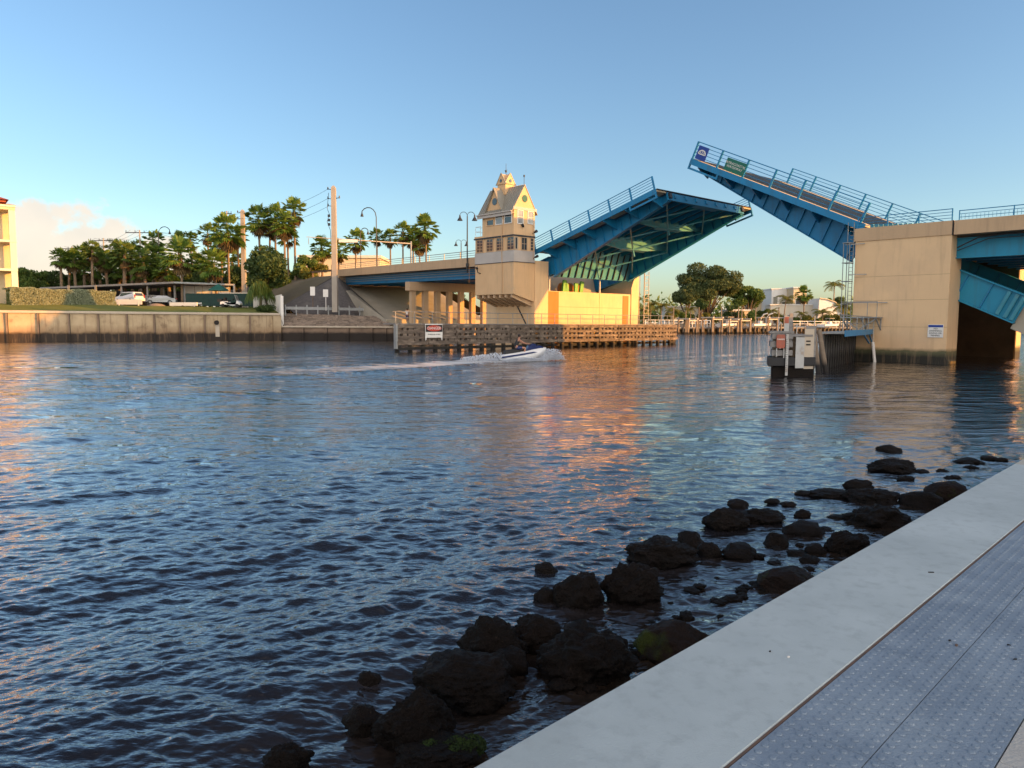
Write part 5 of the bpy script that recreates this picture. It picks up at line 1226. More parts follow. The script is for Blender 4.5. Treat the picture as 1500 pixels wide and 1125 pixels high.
def curved_lamp(px,yt,Y,dirx,reach,label,base=None,zb=None,r=.07):
    t=W(px,yt,Y); b=onland(px,Y) if zb is None else Vector((t.x,t.y,zb)); root=T('street_lamp',b,label,'street lamp','street lamps'); h_=t.z-b.z
    mb=MB(); rad=reach/2; pts=[(0,0,0),(0,0,h_-rad*1.2)]+[(dirx*rad*(1-math.cos(a)),0,h_-rad*1.2+rad*1.2*math.sin(a)) for a in (.5,.9,1.3,1.7,2.1,2.5)]
    mb.path(pts,r,6); P('pole',mb,MT['dsteel'],root,local=True)
    x,_,z=pts[-1]; mb=MB().tube((x,0,z),(x,0,z-.35),.06,.1); mb.tube((x,0,z-.35),(x,0,z-.75),.13,.24,n=10); P('lamp_head',mb,MT['dsteel'],root,local=True)
    return root
curved_lamp(236,332,132,1,2.2,'curved single-arm street lamp at the left among the palms')
q=AP(LL-7.5,-.0,9.0); curved_lamp(551,304,q.y,-1,2.3,'tall curved street lamp on the approach span right of the tall concrete pole',zb=9.9)
curved_lamp(528,334,AP(LL-3,16,9).y+5,1,1.4,'smaller curved street lamp behind the palm on the span',zb=9.9)
def double_lamp(px,yt,Y,zb,label,sc=1.0):
    t=W(px,yt,Y); root=T('double_street_lamp',(t.x,t.y,zb),label,'street lamp','double street lamps'); h_=t.z-zb; mb=MB().tube((0,0,-.8),(0,0,h_-.5*sc),.085*sc,.06*sc); mb.box(-.16*sc,.16*sc,-.16*sc,.16*sc,-.1,.25)
    P('pole',mb,MT['dsteel'],root,local=True)
    for sgn in(-1,1):
        pts=[(0,0,h_-.9*sc)]+[(sgn*.42*sc*(1-math.cos(a)),0,h_-.45*sc+.42*sc*math.sin(a)) for a in (.1,.7,1.3,1.9,2.5,3.0)]
        am=P('arm',MB().path(pts,.035*sc,5),MT['dsteel'],root,local=True); x,_,z=pts[-1]
        P('lamp_head',MB().tube((x,0,z+.05),(x,0,z-.3*sc),.06*sc,.12*sc).tube((x,0,z-.3*sc),(x,0,z-.62*sc),.14*sc,.33*sc,n=10),MT['dsteel'],am,local=True)
q=AP(1.2,-.25,9.2); double_lamp(684.5,310,q.y,9.0,'taller double-headed street lamp on the span beside the tower')
q=AP(9,16,9.2); double_lamp(675.5,351,q.y+8,9.9,'smaller double-headed street lamp farther back on the span',.9)
# traffic mast arm
a=W(449,347,128);b=W(602,357,131); root=T('traffic_mast_arm',W(602,385,131),'long pale tapering mast arm reaching left across the palms','mast arm')
P('arm',MB().tube(a,b,.045,.12,raw=True),MT['cap'],root); c=W(602,385,131); c.z=9
P('pole',MB().tube(Vector((b.x,b.y,b.z+.4)),c,.14,.17,raw=True),MT['steel'],root)
a2=W(452,349,128); P('signal_bracket',MB().tube(a2,a2-Z*1.0,.05,raw=True),MT['steel'],root); a3=W(510,352,129); P('street_sign',MB().box(a3.x-1.6,a3.x+1.6,a3.y-.05,a3.y+.05,a3.z-.35,a3.z+.15),MT['white'],root)
# signs before the paved slope
for px,yt,yb,ybase,wd,lab in ((458.5,420,432,452,.34,'narrow white sign on a thin post, left on the paved slope'),(477.5,424,434,452,.36,'wider white sign on a white post left of the tall pole')):
    Y=107.4; b=W(px,ybase,Y); t=W(px,yt,Y); t_=W(px,yb,Y); root=T('notice_sign',b,lab,'sign'); P('post',MB().tube((b.x,b.y,b.z-.3),(b.x,b.y,t.z),.05,raw=True),MT['white'] if px>470 else MT['wood'],root)
    P('panel',MB().box(b.x-wd,b.x+wd,b.y-.1,b.y-.06,t_.z-.1,t.z),MT['white'],root)
# guardrail
gr=T('guardrail',W(480,455,106.5),'grey steel guardrail with posts along the top of the rubble bank','guardrail')
a=W(418,452,105.5);b=W(600,455,112); fr,l=lineframe((a.x,a.y),(b.x,b.y)); za,zb=a.z,b.z
frs=lambda x,y,z:fr(x,y,z+za+(zb-za)*x/l)
P('beam',MB(frs).box(0,l,-.04,.04,-.12,.28),MT['steel'],gr)
for i in range(13): P('post',MB(frs).box(l*i/12-.08,l*i/12+.08,.0,.14,-1.0,.55),MT['steel'],gr)
# white building behind the embankment, seen between trees
wb=T('white_building',W(500,400,190),'long pale building behind the embankment and palms','building')
a=W(440,400,190); b=W(556,400,190); P('wall',MB().box(a.x,b.x,190,205,3,W(500,378,190).z),MT['cream2'],wb); P('roof',MB().box(a.x-.5,b.x+.5,189.5,205,W(500,378,190).z,W(500,374,190).z),MT['offwhite'],wb)
for i in range(7): x=a.x+1+i*2.7; P('window',MB().box(x,x+1.4,189.93,190,8,10),MT['glass'],wb)
# bicycles and bystander under the span
def bicycle(loc,rz,label):
    root=T('bicycle',loc,label,'bicycle','bicycles under the span',rz)
    for x in(-.52,.52):
        mb=MB(); k=14
        for i in range(k): a=i*6.283/k;b_=(i+1)*6.283/k; mb.tube((x+.33*math.cos(a),0,.34+.33*math.sin(a)),(x+.33*math.cos(b_),0,.34+.33*math.sin(b_)),.03,n=4)
        P('wheel',mb,MT['cap'],root,local=True)
    mb=MB()
    for p,q in (((-.52,0,.34),(-.12,0,.32)),((-.12,0,.32),(.38,0,.85)),((-.52,0,.34),(-.22,0,.82)),((-.22,0,.82),(.38,0,.85)),((-.12,0,.32),(-.25,0,.92)),((.52,0,.34),(.35,0,1.0))): mb.tube(p,q,.025,n=5)
    P('frame',mb,MT['white'],root,local=True); P('saddle',MB().box(-.38,-.14,-.07,.07,.92,.98),MT['black'],root,local=True); P('handlebar',MB().tube((.33,-.28,1.02),(.33,.28,1.02),.02),MT['steel'],root,local=True)
for i,px in enumerate((566,574,583)): q=W(px,469,110); bicycle(q,[.2,-.3,.5][i],['leftmost bicycle parked under the span near the guardrail','middle bicycle of the three under the span','rightmost bicycle, nearest the bystander in white'][i])
# ================================================================== PEOPLE
def skin(name,joints,edges,m,parent,sub=2,smooth=True):
    me=bpy.data.meshes.new(name); me.from_pydata([j[:3] for j in joints],[],edges); o=bpy.data.objects.new(name,me); COL.objects.link(o); o.parent=parent
    md=o.modifiers.new('s','SKIN'); md.use_smooth_shade=True
    for i,j in enumerate(joints): me.skin_vertices[0].data[i].radius=(j[3],j[4] if len(j)>4 else j[3])
    me.skin_vertices[0].data[0].use_root=True
    s=o.modifiers.new('d','SUBSURF'); s.levels=sub; s.render_levels=sub; me.materials.append(m); return o
# standing bystander
q=W(596.5,470,100); q.z=gz(q); q.z=2.55
ps_=T('person',q,'person in a white shirt standing behind the timber fender rail','person')
J=[(0,0,.95,.14,.10),(0,0,1.15,.13,.10),(0,0,1.38,.15,.10),(0,0,1.5,.055),(0,0,1.57,.055),(0,0,1.66,.09,.1),(-.18,0,1.42,.055),(-.24,.02,1.15,.04),(-.22,-.08,.92,.03),(.18,0,1.42,.055),(.24,.02,1.15,.04),(.22,-.06,.92,.03),(-.1,0,.88,.09),(-.11,0,.5,.06),(-.11,0,.08,.04),(-.11,-.12,.04,.04),(.1,0,.88,.09),(.11,0,.5,.06),(.11,0,.08,.04),(.11,-.12,.04,.04)]
Ed=[(0,1),(1,2),(2,3),(3,4),(4,5),(2,6),(6,7),(7,8),(2,9),(9,10),(10,11),(0,12),(12,13),(13,14),(14,15),(0,16),(16,17),(17,18),(18,19)]
skin('body',J,Ed,MT['skin'],ps_)
skin('shirt',[(0,0,.92,.18,.13),(0,0,1.15,.16,.13),(0,0,1.38,.18,.13),(0,0,1.46,.09),(-.19,0,1.42,.075),(-.24,.02,1.22,.06),(.19,0,1.42,.075),(.24,.02,1.22,.06)],[(0,1),(1,2),(2,3),(2,4),(4,5),(2,6),(6,7)],MT['white'],ps_)
skin('shorts',[(0,0,.9,.17,.13),(-.11,0,.8,.11),(-.11,0,.52,.09),(.11,0,.8,.11),(.11,0,.52,.09)],[(0,1),(1,2),(0,3),(3,4)],MT['navy'],ps_)
P('hair',MB().sphere((0,.015,1.70),.115,10,(1,1.05,.9)),MT['hair'],ps_,smooth=True,local=True)
# jet ski: local x forward
g0_=G(766,528.5); g1_=G(806,526); hd=math.atan2(.32,1)
js=T('jet_ski',Vector((g0_.x,g0_.y,.02)),'white and navy jet ski speeding right with spray at its bow','jet ski',None,hd)
js.rotation_euler=(0,R(-4),hd); 
st=[(-1.65,.45,.42,.15),(-1.3,.55,.50,.0),(-.6,.58,.55,-.1),(.2,.58,.62,-.1),(.9,.48,.72,-.02),(1.4,.28,.78,.2),(1.72,.05,.72,.5)]
mb=MB(); v=[]
for x,w_,zt_,zb_ in st: v+=[(x,0,zb_-.1),(x,-w_*.7,zb_),(x,-w_,(zt_+zb_)*.55),(x,-w_*.75,zt_),(x,0,zt_+.04),(x,w_*.75,zt_),(x,w_,(zt_+zb_)*.55),(x,w_*.7,zb_)]
f=[tuple(range(7,-1,-1)),tuple(range(len(v)-8,len(v)))]
for i in range(len(st)-1): f+=[(i*8+j,i*8+(j+1)%8,(i+1)*8+(j+1)%8,(i+1)*8+j) for j in range(8)]
mb.add(v,f); P('hull',mb,MT['carw'],js,local=True,smooth=True)
mb=MB().prism([(-1.7,.30),(-.2,.40),(.9,.52),(.6,.58),(-.4,.50),(-1.6,.42)],-.60,-.565); mb.prism([(-1.7,.30),(-.2,.40),(.9,.52),(.6,.58),(-.4,.50),(-1.6,.42)],.565,.60); P('side_stripe',mb,MT['navy'],js,local=True)
mb=MB().prism([(.15,.62),(.45,1.0),(.7,1.12),(1.0,1.0),(1.5,.80),(1.4,.72)],-.26,.26); P('cowl',mb,MT['navy'],js,local=True,bevel=.06)
mb=MB().prism([(-1.35,.5),(-1.25,.78),(-.7,.82),(-.2,.76),(.2,.72),(.25,.55)],-.2,.2); P('seat',mb,MT['black'],js,local=True,bevel=.05)
P('handlebar',MB().tube((.5,-.38,1.08),(.5,.38,1.08),.03),MT['black'],js,local=True)
for y in(-.3,.3): P('mirror',MB().box(.95,1.02,y-.09,y+.09,.95,1.06),MT['black'],js,local=True)
rd=T('person',Vector((g0_.x,g0_.y,.02)),'rider in a black vest leaning forward on the jet ski','person',None,hd); rd.rotation_euler=(0,R(-4),hd)
J=[(-.45,0,.92,.15,.14),(-.38,0,1.12,.13,.12),(-.25,0,1.36,.15,.11),(-.20,0,1.48,.055),(-.15,0,1.55,.055),(-.12,0,1.66,.085,.10),(-.2,-.19,1.40,.055),(.08,-.27,1.18,.042),(.45,-.30,1.10,.032),(-.2,.19,1.40,.055),(.08,.27,1.18,.042),(.45,.30,1.10,.032),(-.3,-.2,.90,.10),(.12,-.33,.86,.075),(-.02,-.38,.48,.045),(.14,-.38,.42,.04),(-.3,.2,.90,.10),(.12,.33,.86,.075),(-.02,.38,.48,.045),(.14,.38,.42,.04)]
skin('body',J,Ed,MT['skin'],rd)
skin('life_vest',[(-.46,0,.95,.17,.16),(-.38,0,1.14,.16,.15),(-.26,0,1.37,.18,.14),(-.21,0,1.44,.10)],[(0,1),(1,2),(2,3)],MT['black'],rd)
skin('shorts',[(-.45,0,.9,.17,.16),(-.28,-.2,.89,.12),(-.02,-.28,.87,.10),(-.28,.2,.89,.12),(-.02,.28,.87,.10)],[(0,1),(1,2),(0,3),(3,4)],MT['navy'],rd)
P('hair',MB().sphere((-.15,0,1.70),.11,10,(1.05,1,.95)),MT['hair'],rd,smooth=True,local=True)
mb=MB()
for sgn in(-1,1):
    for k in range(4): mb.tube((.45,sgn*(.27+.02*k),1.10),(.52,sgn*(.27+.02*k),1.07-.004*k),.010,n=5)
    mb.tube((.43,sgn*.26,1.09),(.49,sgn*.24,1.05),.011,n=5)
P('fingers',mb,MT['skin'],rd,local=True)
# spray: tumbling droplets and froth thrown by the hull
r=np.random.default_rng(9); V=[];Fc=[]
def drop(p,s):
    k=len(V); p=np.array(p)
    for d in ((1,0,0),(-1,0,0),(0,1,0),(0,-1,0),(0,0,1),(0,0,-1)): V.append(tuple(p+np.array(d)*s*r.uniform(.6,1.3)))
    Fc.extend([(k,k+2,k+4),(k+2,k+1,k+4),(k+1,k+3,k+4),(k+3,k,k+4),(k+2,k,k+5),(k+1,k+2,k+5),(k+3,k+1,k+5),(k,k+3,k+5)])
ch,sh_=math.cos(hd),math.sin(hd)
for i in range(5200):
    u_=r.random()
    if u_<.5:   # bow spray
        t=r.random(); x=1.0+t*1.5+r.normal()*.15; y=(-.5-.5*r.random())*(1 if r.random()<.75 else -1)*(1.2-.3*t); z=max(.0,(.05+.75*math.sin(math.pi*min(1,t*.9))*r.random())); s=.035
    elif u_<.8:  # side sheet
        t=r.random(); x=-1.7+t*3; y=-.6-.8*r.random(); z=.28*r.random()*(1-abs(t-.5)); s=.03
    else:       # stern plume
        t=r.random(); x=-1.6-t*2.6; y=r.normal()*.35; z=(.55*r.random())*(1-t*.6); s=.04
    drop((g0_.x+x*ch-y*sh_,g0_.y+x*sh_+y*ch,z+.02),s*r.uniform(.4,1.2))
me=npmesh('water_spray',V,Fc,MT['foam']); o=bpy.data.objects.new('water_spray',me); COL.objects.link(o); o['kind']='stuff'
# ================================================================== FENDERS
fd=T('timber_fender',B(30,0,2),'long weathered timber fender of stacked beams around the yellow pier','fender','timber fenders of the bridge channel')
pL=hit(580,505,B(30,0,0),U); nL=(pL-B(30,0,0)).dot(N); pR=hit(1010,500,B(30,0,0),U); nR=(pR-B(30,0,0)).dot(N)+2.4
cv=lambda n:30+ (0 if n<18 else (n-18)**2*.07)   # curves away at the far end
FP=lambda a,b,z:B(cv(a)+b,a,z)
nseg=14; ns=[nL+(nR-nL)*i/nseg for i in range(nseg+1)]
for (z0,z1,off) in ((2.06,2.38,0),(1.58,1.86,.03),(1.12,1.38,-.02),(.60,.93,-.12)):
    mb=MB(FP)
    for i in range(nseg):
        j=random.uniform(-.03,.03); mb.hexa([(ns[i]+.02,off-.15+j,z0),(ns[i+1]-.02,off-.15+j,z0+.0),(ns[i+1]-.02,off+.15,z0),(ns[i]+.02,off+.15,z0),(ns[i]+.02,off-.15+j,z1),(ns[i+1]-.02,off-.15+j,z1),(ns[i+1]-.02,off+.15,z1),(ns[i]+.02,off+.15,z1)])
    P('wale_beam',mb,MT['timber'],fd,bevel=.02)
k=int((nR-nL)/.62)
mb=MB(FP)
for i in range(k):
    n=nL+.2+(nR-nL-.4)*i/(k-1)
    if random.random()<.9:
        for z0,z1 in ((1.86,2.06),(1.38,1.58),(.93,1.12)):
            w_=random.uniform(.06,.26) if n>-2 else random.uniform(.1,.36); mb.box(n-w_,n+w_,-.12,.14,z0,z1)
P('spacers',mb,MT['timber'],fd)['kind']='stuff'
k2=34
for i in range(k2):
    n=nL+.3+(nR-nL-.6)*i/(k2-1); P('pile',MB(FP).tube((n,.30,-2.5),(n,.30,2.0),.21,n=8),MT['pile'],fd)
P('lower_timber',MB(FP).box(nL,nR-4,-.1,.1,.18,.42),MT['pile'],fd)
mb=MB(FP)
for i in range(nseg): mb.box(ns[i],ns[i+1],.1,2.0,2.36,2.44)
P('walk_planks',mb,MT['timbergrey'],fd)
hr=P('handrail',MB(FP).path([(ns[i],.5,3.45) for i in range(nseg+1)],.03,5).path([(ns[i],.5,2.95) for i in range(nseg+1)],.02,5),MT['steel'],fd)
for i in range(24): n=nL+.3+(nR-nL-.6)*i/23; P('post',MB(FP).tube((n,.5,2.4),(n,.5,3.47),.03,n=6),MT['steel'],hr)
P('end_frame',MB(FP).box(nL-.1,nL+.05,-.2,.2,.3,2.4),MT['steel'],fd)
sgn_c=(hit(634.5,481,B(29.8,0,0),U)-B(29.8,0,0)).dot(N)
ds=T('danger_sign',B(29.75,sgn_c,1.8),'red and black danger sign on white board fixed to the timber fender','sign')
c_=sgn_c; P('board',MB(B).box(29.68,29.73,c_-.92,c_+.92,1.22,2.42),MT['white'],ds)
P('black_panel',MB(B).box(29.665,29.68,c_-.88,c_+.88,1.72,2.34),MT['black'],ds)
mb=MB(B); kk=20; v=[(29.65,c_+.8*math.cos(i*6.283/kk),2.03+.26*math.sin(i*6.283/kk)) for i in range(kk)]+[(29.665,c_+.8*math.cos(i*6.283/kk),2.03+.26*math.sin(i*6.283/kk)) for i in range(kk)]
mb.add(v,[tuple(range(kk)),tuple(range(2*kk-1,kk-1,-1))]+[(i,(i+1)%kk,kk+(i+1)%kk,kk+i) for i in range(kk)]); P('red_oval',mb,MT['red'],ds)
text('lettering','DANGER',B(29.645,c_,2.03),N,Z,.36,MT['white'],ds)
text('small_print','IF GATES ARE CLOSED',B(29.66,c_,1.5),N,Z,.13,MT['black'],ds)
mb=MB(B); mb.prism([(c_-.92,1.22),(c_-.75,1.22),(c_-.88,.95)],29.69,29.72,'bc'); mb.prism([(c_+.92,1.22),(c_+.75,1.22),(c_+.88,.95)],29.69,29.72,'bc'); P('board_feet',mb,MT['white'],ds)
# ---- right fender end and its wing wall
f0=Vector((12.65,36.3,0)); f1=Vector((14.95,36.9,0))
fe=T('timber_fender',Vector((13.8,37.2,0)),'stubby grey fender end standing in the water left of the right pier','fender','timber fenders of the bridge channel')
FE=frame((12.75,36.3,0),(.93,.24,0),(.30,.955,0)) # a to the right, b away
for i,z in enumerate((1.18,1.6,2.0)):
    mb=MB(FE).box(-.35 if i%2 else -.25,.95,-.05,2.2,z-.14,z+.14); P('wale_beam',mb,MT['timbergrey'],fe,bevel=.02)
P('top_platform',MB(FE).box(-.4,1.0,-.1,2.3,2.13,2.24),MT['timbergrey'],fe)
P('top_platform',MB(FE).box(.95,2.1,-.05,2.4,1.98,2.08),MT['timbergrey'],fe)
P('white_plate',MB(FE).box(1.12,1.62,-.14,-.08,.45,1.95),MT['weathered'],fe)
P('white_plate',MB(FE).box(1.62,2.18,-.02,.05,.4,2.35),MT['cap'],fe)
mb=MB(FE)
for z in (1.55,1.72): mb.box(1.72,1.98,-.035,-.021,z,z+.07)
P('plate_slots',mb,MT['dark'],fe)
P('plate_lower',MB(FE).box(1.7,2.3,.08,.14,.42,2.5),MT['timbergrey'],fe)
for a in (0,.5,1.0,1.5,2.0): P('pile',MB(FE).tube((a,.5,-2.5),(a,.5,2.0),.17,n=9),MT['pile'],fe)
mb=MB(FE)
for i in range(90): 
    a=random.uniform(-.3,2.4); b_=random.uniform(-.1,.1); mb.sphere(FE(a,b_,random.uniform(-.15,.5)),random.uniform(.05,.13),6)
P('barnacle_growth',mb,MT['rock'],fe)
P('black_wale',MB(FE).box(-.45,2.3,-.12,2.0,.55,.98),MT['black'],fe,bevel=.03)
P('dark_base',MB(FE).box(-.2,2.25,.02,1.9,-2.5,.55),MT['rock'],fe,bevel=.04)
P('tide_gauge_board',MB(FE).box(.55,.70,-.2,-.13,.1,2.1),MT['weathered'],fe)
mb=MB(FE)
for i in range(18): mb.box(.55,.62 if i%3 else .67,-.206,-.2,.3+i*.09,.32+i*.09)
P('gauge_marks',mb,MT['black'],fe)
P('mooring_post',MB(FE).box(.72,.92,.1,.32,1.5,3.1),MT['timbergrey'],fe)
mb=MB(FE); 
for z in (2.95,3.0): mb.tube((.4,.2,z),(.9,.2,z),.03)
P('lamp_bracket',mb,MT['steel'],fe)
sg=T('warning_sign',FE(.25,-.15,1.7),'rusty red sign with white legs on the right fender end','sign')
mb=MB(FE).prism([(.05,1.42),(.45,1.42),(.5,1.5),(.5,2.0),(.45,2.08),(.05,2.08),(0,2.0),(0,1.5)],-.16,-.12); P('panel',mb,MT['fadedred'],sg)
text('lettering','DANGER',FE(.25,-.165,1.85),FE(1,0,0)-FE(0,0,0),Z,.10,MT['white'],sg,ext=.002)
P('legs',MB(FE).box(.0,.05,-.15,-.1,1.0,1.42).box(.42,.47,-.15,-.1,.95,1.42),MT['weathered'],sg)
sg=T('warning_sign',FE(.5,-.1,2.5),'small faded red and white sign above the fender end','sign')
P('panel',MB(FE).box(.42,.70,0,.03,2.15,2.95),MT['weathered'],sg); P('red_patch',MB(FE).box(.44,.68,-.012,0,2.62,2.93),MT['fadedred'],sg)
# railings on fender end
mb=MB(FE)
for p,q in (((.1,.1,2.25),(.1,.1,2.9)),((1.15,.0,2.1),(1.15,.0,2.6)),((2.2,.3,2.1),(2.2,.3,3.0)),((.1,.1,2.88),(.9,.2,2.9)),((1.0,.1,2.45),(3.2,1.2,2.45))): mb.tube(p,q,.025,n=5)
P('handrail',mb,MT['weathered'],fe)
mb=MB(); 
# raking piles, wing wall and blue catwalk toward the pier
rk=T('raking_piles',W(1212,530,42),'two leaning brown timber piles braced behind the fender end','piles')
for (a,b) in (((1192,484),(1200,528)),((1200,484),(1212,530))):
    P('pile',MB().tube(W(a[0],a[1],41.5),W(b[0],b[1],40.0)-Z*.8,.13,.13,n=9,raw=True),MT['pile'],rk)
P('cross_tie',MB().tube(W(1188,500,41.6),W(1206,502,41.6),.06,raw=True),MT['timbergrey'],rk)
ww=T('wing_wall',W(1225,500,49),'grey sheeted timber wing wall joining the fender to the right pier','wall')
a=W(1203,500,42.5); b=B(0,.6,0); fr,l=lineframe((a.x,a.y),(b.x,b.y)); mb=MB(fr).box(0,l,-.05,.1,-2.5,2.0); 
for i in range(16): mb.box(l*i/16,l*i/16+.3,-.12,-.05,-2.5,2.0)
P('sheeting',mb,MT['darktimber'],ww)
cw=T('catwalk',W(1225,485,50),'blue-grey steel catwalk with braced end beside the right pier','catwalk')
mb=MB(fr).box(0,l,-1.2,.2,2.05,2.15); P('deck',mb,MT['steel'],cw)
mb=MB(fr).box(0,l+.2,-1.25,-1.2,1.9,2.25); mb.beam((l*.6,-1.2,1.9),(l*.8,-1.2,1.3),.08,.08); mb.beam((l*.8,-1.2,1.9),(l*.97,-1.2,1.0),.08,.08); mb.beam((l*.97,-1.2,1.0),(l*.97,-1.2,1.95),.08,.08); P('side_beam',mb,MT['blue'],cw)
hr=P('handrail',MB(fr).tube((-.4,-1.1,3.1),(l,-1.1,3.1),.03).tube((-.4,-1.1,2.65),(l,-1.1,2.65),.02),MT['steel'],cw)
for i in range(6): P('post',MB(fr).tube((l*i/5,-1.1,2.1),(l*i/5,-1.1,3.12),.03),MT['steel'],hr)
# ================================================================== FAR RIGHT BANK
D0=Vector((31,178,0)); D1=Vector((100,224,0)); dD=(D1-D0).normalized(); DF,dl=lineframe((D0.x,D0.y),(D1.x,D1.y))
dk=T('boat_dock',DF(30,-2,1.5),'long timber dock with piles along the far bank','dock')
def dpx(px,off=-3): n=Vector((-dD.y,dD.x,0)); h=hit(px,485,D0+n*off,n); return (h-D0).dot(dD)
P('deck',MB(DF).box(-25,dl+30,-4,0,1.35,1.65),MT['timbergrey'],dk)
for i in range(60): a=-12+i*1.75; P('pile',MB(DF).tube((a,-4.1,-2.5),(a,-4.1,1.5 if i%3 else 2.6),.2,n=7),MT['pile'],dk)
P('bulkhead',MB(DF).box(-30,dl+60,-.3,.1,-2.5,1.7),MT['lowwall'],dk)
# tall mooring piles, boat lifts
lf=[1045,1056,1081,1086,1100,1106,1118,1127,1140,1152,1023,1004,986,968,952]
for i,px in enumerate(sorted(lf)):
    a=dpx(px,-7); Y=DF(a,-7,0).y; zt=W(px,random.Random(i*7).choice([450,455,462,466]),Y).z
    S('mooring_pile',MB(DF).tube((a,-7,-2.5),(a,-7,zt),.15,.12,n=7),MT['pile'],DF(a,-7,0),'weathered mooring pile off the far dock, %s from the left'%ORD[i],'pile','mooring piles off the far dock')
for i,(x0,x1,yt) in enumerate(((1043,1057,466),(1085,1098,468),(1125,1138,466),(1008,1020,468),(1068,1080,469))):
    a0,a1=dpx(x0,-8),dpx(x1,-8); Y=DF(a0,-8,0).y; zt=W(x0,yt,Y).z
    root=T('boat_lift',DF((a0+a1)/2,-8,0),'white boat lift frame, %s listed from the far dock, between mooring piles'%ORD[i] if False else ['white boat lift frame at the middle of the far dock, left of the tall pile','white boat lift frame left of the two-piece davit','white boat lift frame nearest the right fender end','leftmost white boat lift frame on the far dock','small white boat lift frame between two taller lifts'][i],'boat lift','boat lifts')
    for a in (a0,a1):
        P('post',MB(DF).box(a-.16,a+.16,-8.2,-7.9,-2.5,zt),MT['pile'],root); P('post',MB(DF).box(a-.16,a+.16,-5.1,-4.8,-2.5,zt),MT['pile'],root)
        P('side_beam',MB(DF).box(a-.18,a+.18,-8.4,-4.6,zt,zt+.3),MT['cap'],root)
    P('cross_beam',MB(DF).box(a0,a1,-8.2,-7.9,zt-.4,zt-.15),MT['cap'],root)
def boat(a,b,L_,label,rz=0):
    root=T('motorboat',DF(a,b,1.6),label,'boat','boats on lifts at the far dock',math.atan2(dD.y,dD.x)+rz)
    v=[];st=[(-.5,.16,.9),(-.2,.17,.95),(.2,.15,1.0),(.42,.07,1.1),(.5,.005,1.2)]
    for x,w_,z in st: v+=[(x*L_,0,.0+max(0,x-.1)*1.2),(x*L_,-w_*L_,z*.5),(x*L_,-w_*L_,z),(x*L_,w_*L_,z),(x*L_,w_*L_,z*.5)]
    f=[(4,3,2,1,0),tuple(range(len(v)-5,len(v)))]
    for i in range(4): f+=[(i*5+j,i*5+(j+1)%5,(i+1)*5+(j+1)%5,(i+1)*5+j) for j in range(5)]
    P('hull',MB().add(v,f),MT['white'],root,local=True); P('console',MB().box(-.6,.5,-.4,.4,.9,1.7),MT['white'],root,local=True)
    P('canopy',MB().box(-1.1,1.0,-.8,.8,2.5,2.6),MT['cap'],root,local=True); 
    for x,y in ((-.9,-.6),(.8,-.6),(-.9,.6),(.8,.6)): P('canopy_post',MB().tube((x,y,.9),(x,y,2.5),.04,n=5),MT['steel'],root,local=True)
    P('windscreen',MB().box(.5,.6,-.5,.5,1.6,2.1),MT['glass'],root,local=True)
boat(dpx(1065,-6),-6.4,7,'white motorboat on a lift at the middle of the far dock')
boat(dpx(1112,-6),-6.4,8,'white motorboat on a lift right of the tall mooring piles')
boat(dpx(1215,-6),-6.0,8,'white motorboat seen above the blue-grey catwalk')
dv=T('boat_davit',DF(dpx(1118,-3),-3,1.6),'pair of white curved davits on the far dock','davit')
for px in (1114,1122):
    a=dpx(px,-3); P('arm',MB(DF).path([(a,-3,1.6),(a,-3,4.0),(a+.3,-3.6,5.0),(a+.9,-4.4,5.3)],.16,6),MT['white'],dv)
# posts & rails on the dock
for i,(x0,x1) in enumerate(((945,1000),(1005,1040),(1160,1245))):
    a0,a1=dpx(x0,-2),dpx(x1,-2); root=T('dock_railing',DF(a0,-2,1.6),['white dock railing just right of the yellow pier','white dock railing left of the middle boat lift','white dock railing behind the fender end'][i],'railing')
    mb=MB(DF).tube((a0,-2,3.3),(a1,-2,3.3),.09,n=5); mb.tube((a0,-2,2.6),(a1,-2,2.6),.06,n=5); P('rail',mb,MT['white'],root)
    for k in range(9): a=a0+(a1-a0)*k/8; P('post',MB(DF).tube((a,-2,1.6),(a,-2,3.4),.1,n=5),MT['white'],root)
# houses
def house(px0,px1,ytop,Y,dep,name,label,m='offwhite',rot=0):
    a=W(px0,470,Y); b=W(px1,470,Y); zt=W(px0,ytop,Y).z; fr,l=lineframe((a.x,a.y),(b.x,b.y+rot)); root=T(name,fr(l/2,dep/2,1.9),label,'house','houses on the far bank')
    P('wall',MB(fr).box(0,l,0,dep,1.2,zt),MT[m],root); P('roof',MB(fr).box(-.25,l+.25,-.25,dep+.25,zt,zt+.35),MT['white'],root); return root,fr,l,zt
def hwin(root,fr,x0,x1,z0,z1):
    f=P('window',MB(fr).box(x0-.12,x1+.12,-.1,-.002,z0-.12,z1+.12),MT['white'],root); P('pane',MB(fr).box(x0,x1,-.13,-.1,z0,z1),MT['glass'],f)
h1,fr,l,zt=house(1129,1162,424,252,10,'modern_house','large white flat-roofed two-storey house with tall windows','white')
hwin(h1,fr,.6,2.0,6.8,11.5); hwin(h1,fr,3.6,6.2,7,9.8); hwin(h1,fr,1.0,6.4,3,5.2)
h1b,fr2,l2,zt2=house(1161,1180,422,246,12,'modern_house','taller right wing of the white flat-roofed house, sunlit end','cream2')
hwin(h1b,fr2,.8,2.6,6.5,10.8); hwin(h1b,fr2,3.0,3.9,6.5,10.8)
h2,fr,l,zt=house(1128,1200,447,240,5,'pool_house','low white wing in front of the flat-roofed house','offwhite')
for i in range(5): hwin(h2,fr,1+i*3,3+i*3,2.6,4.6)
dm=T('domed_house',W(1215,465,235),'white house with a sloping curved roof near the right pier','house','houses on the far bank'); a=W(1183,470,235);b=W(1232,470,235); fr,l=lineframe((a.x,a.y),(b.x,b.y)); mb=MB(fr)
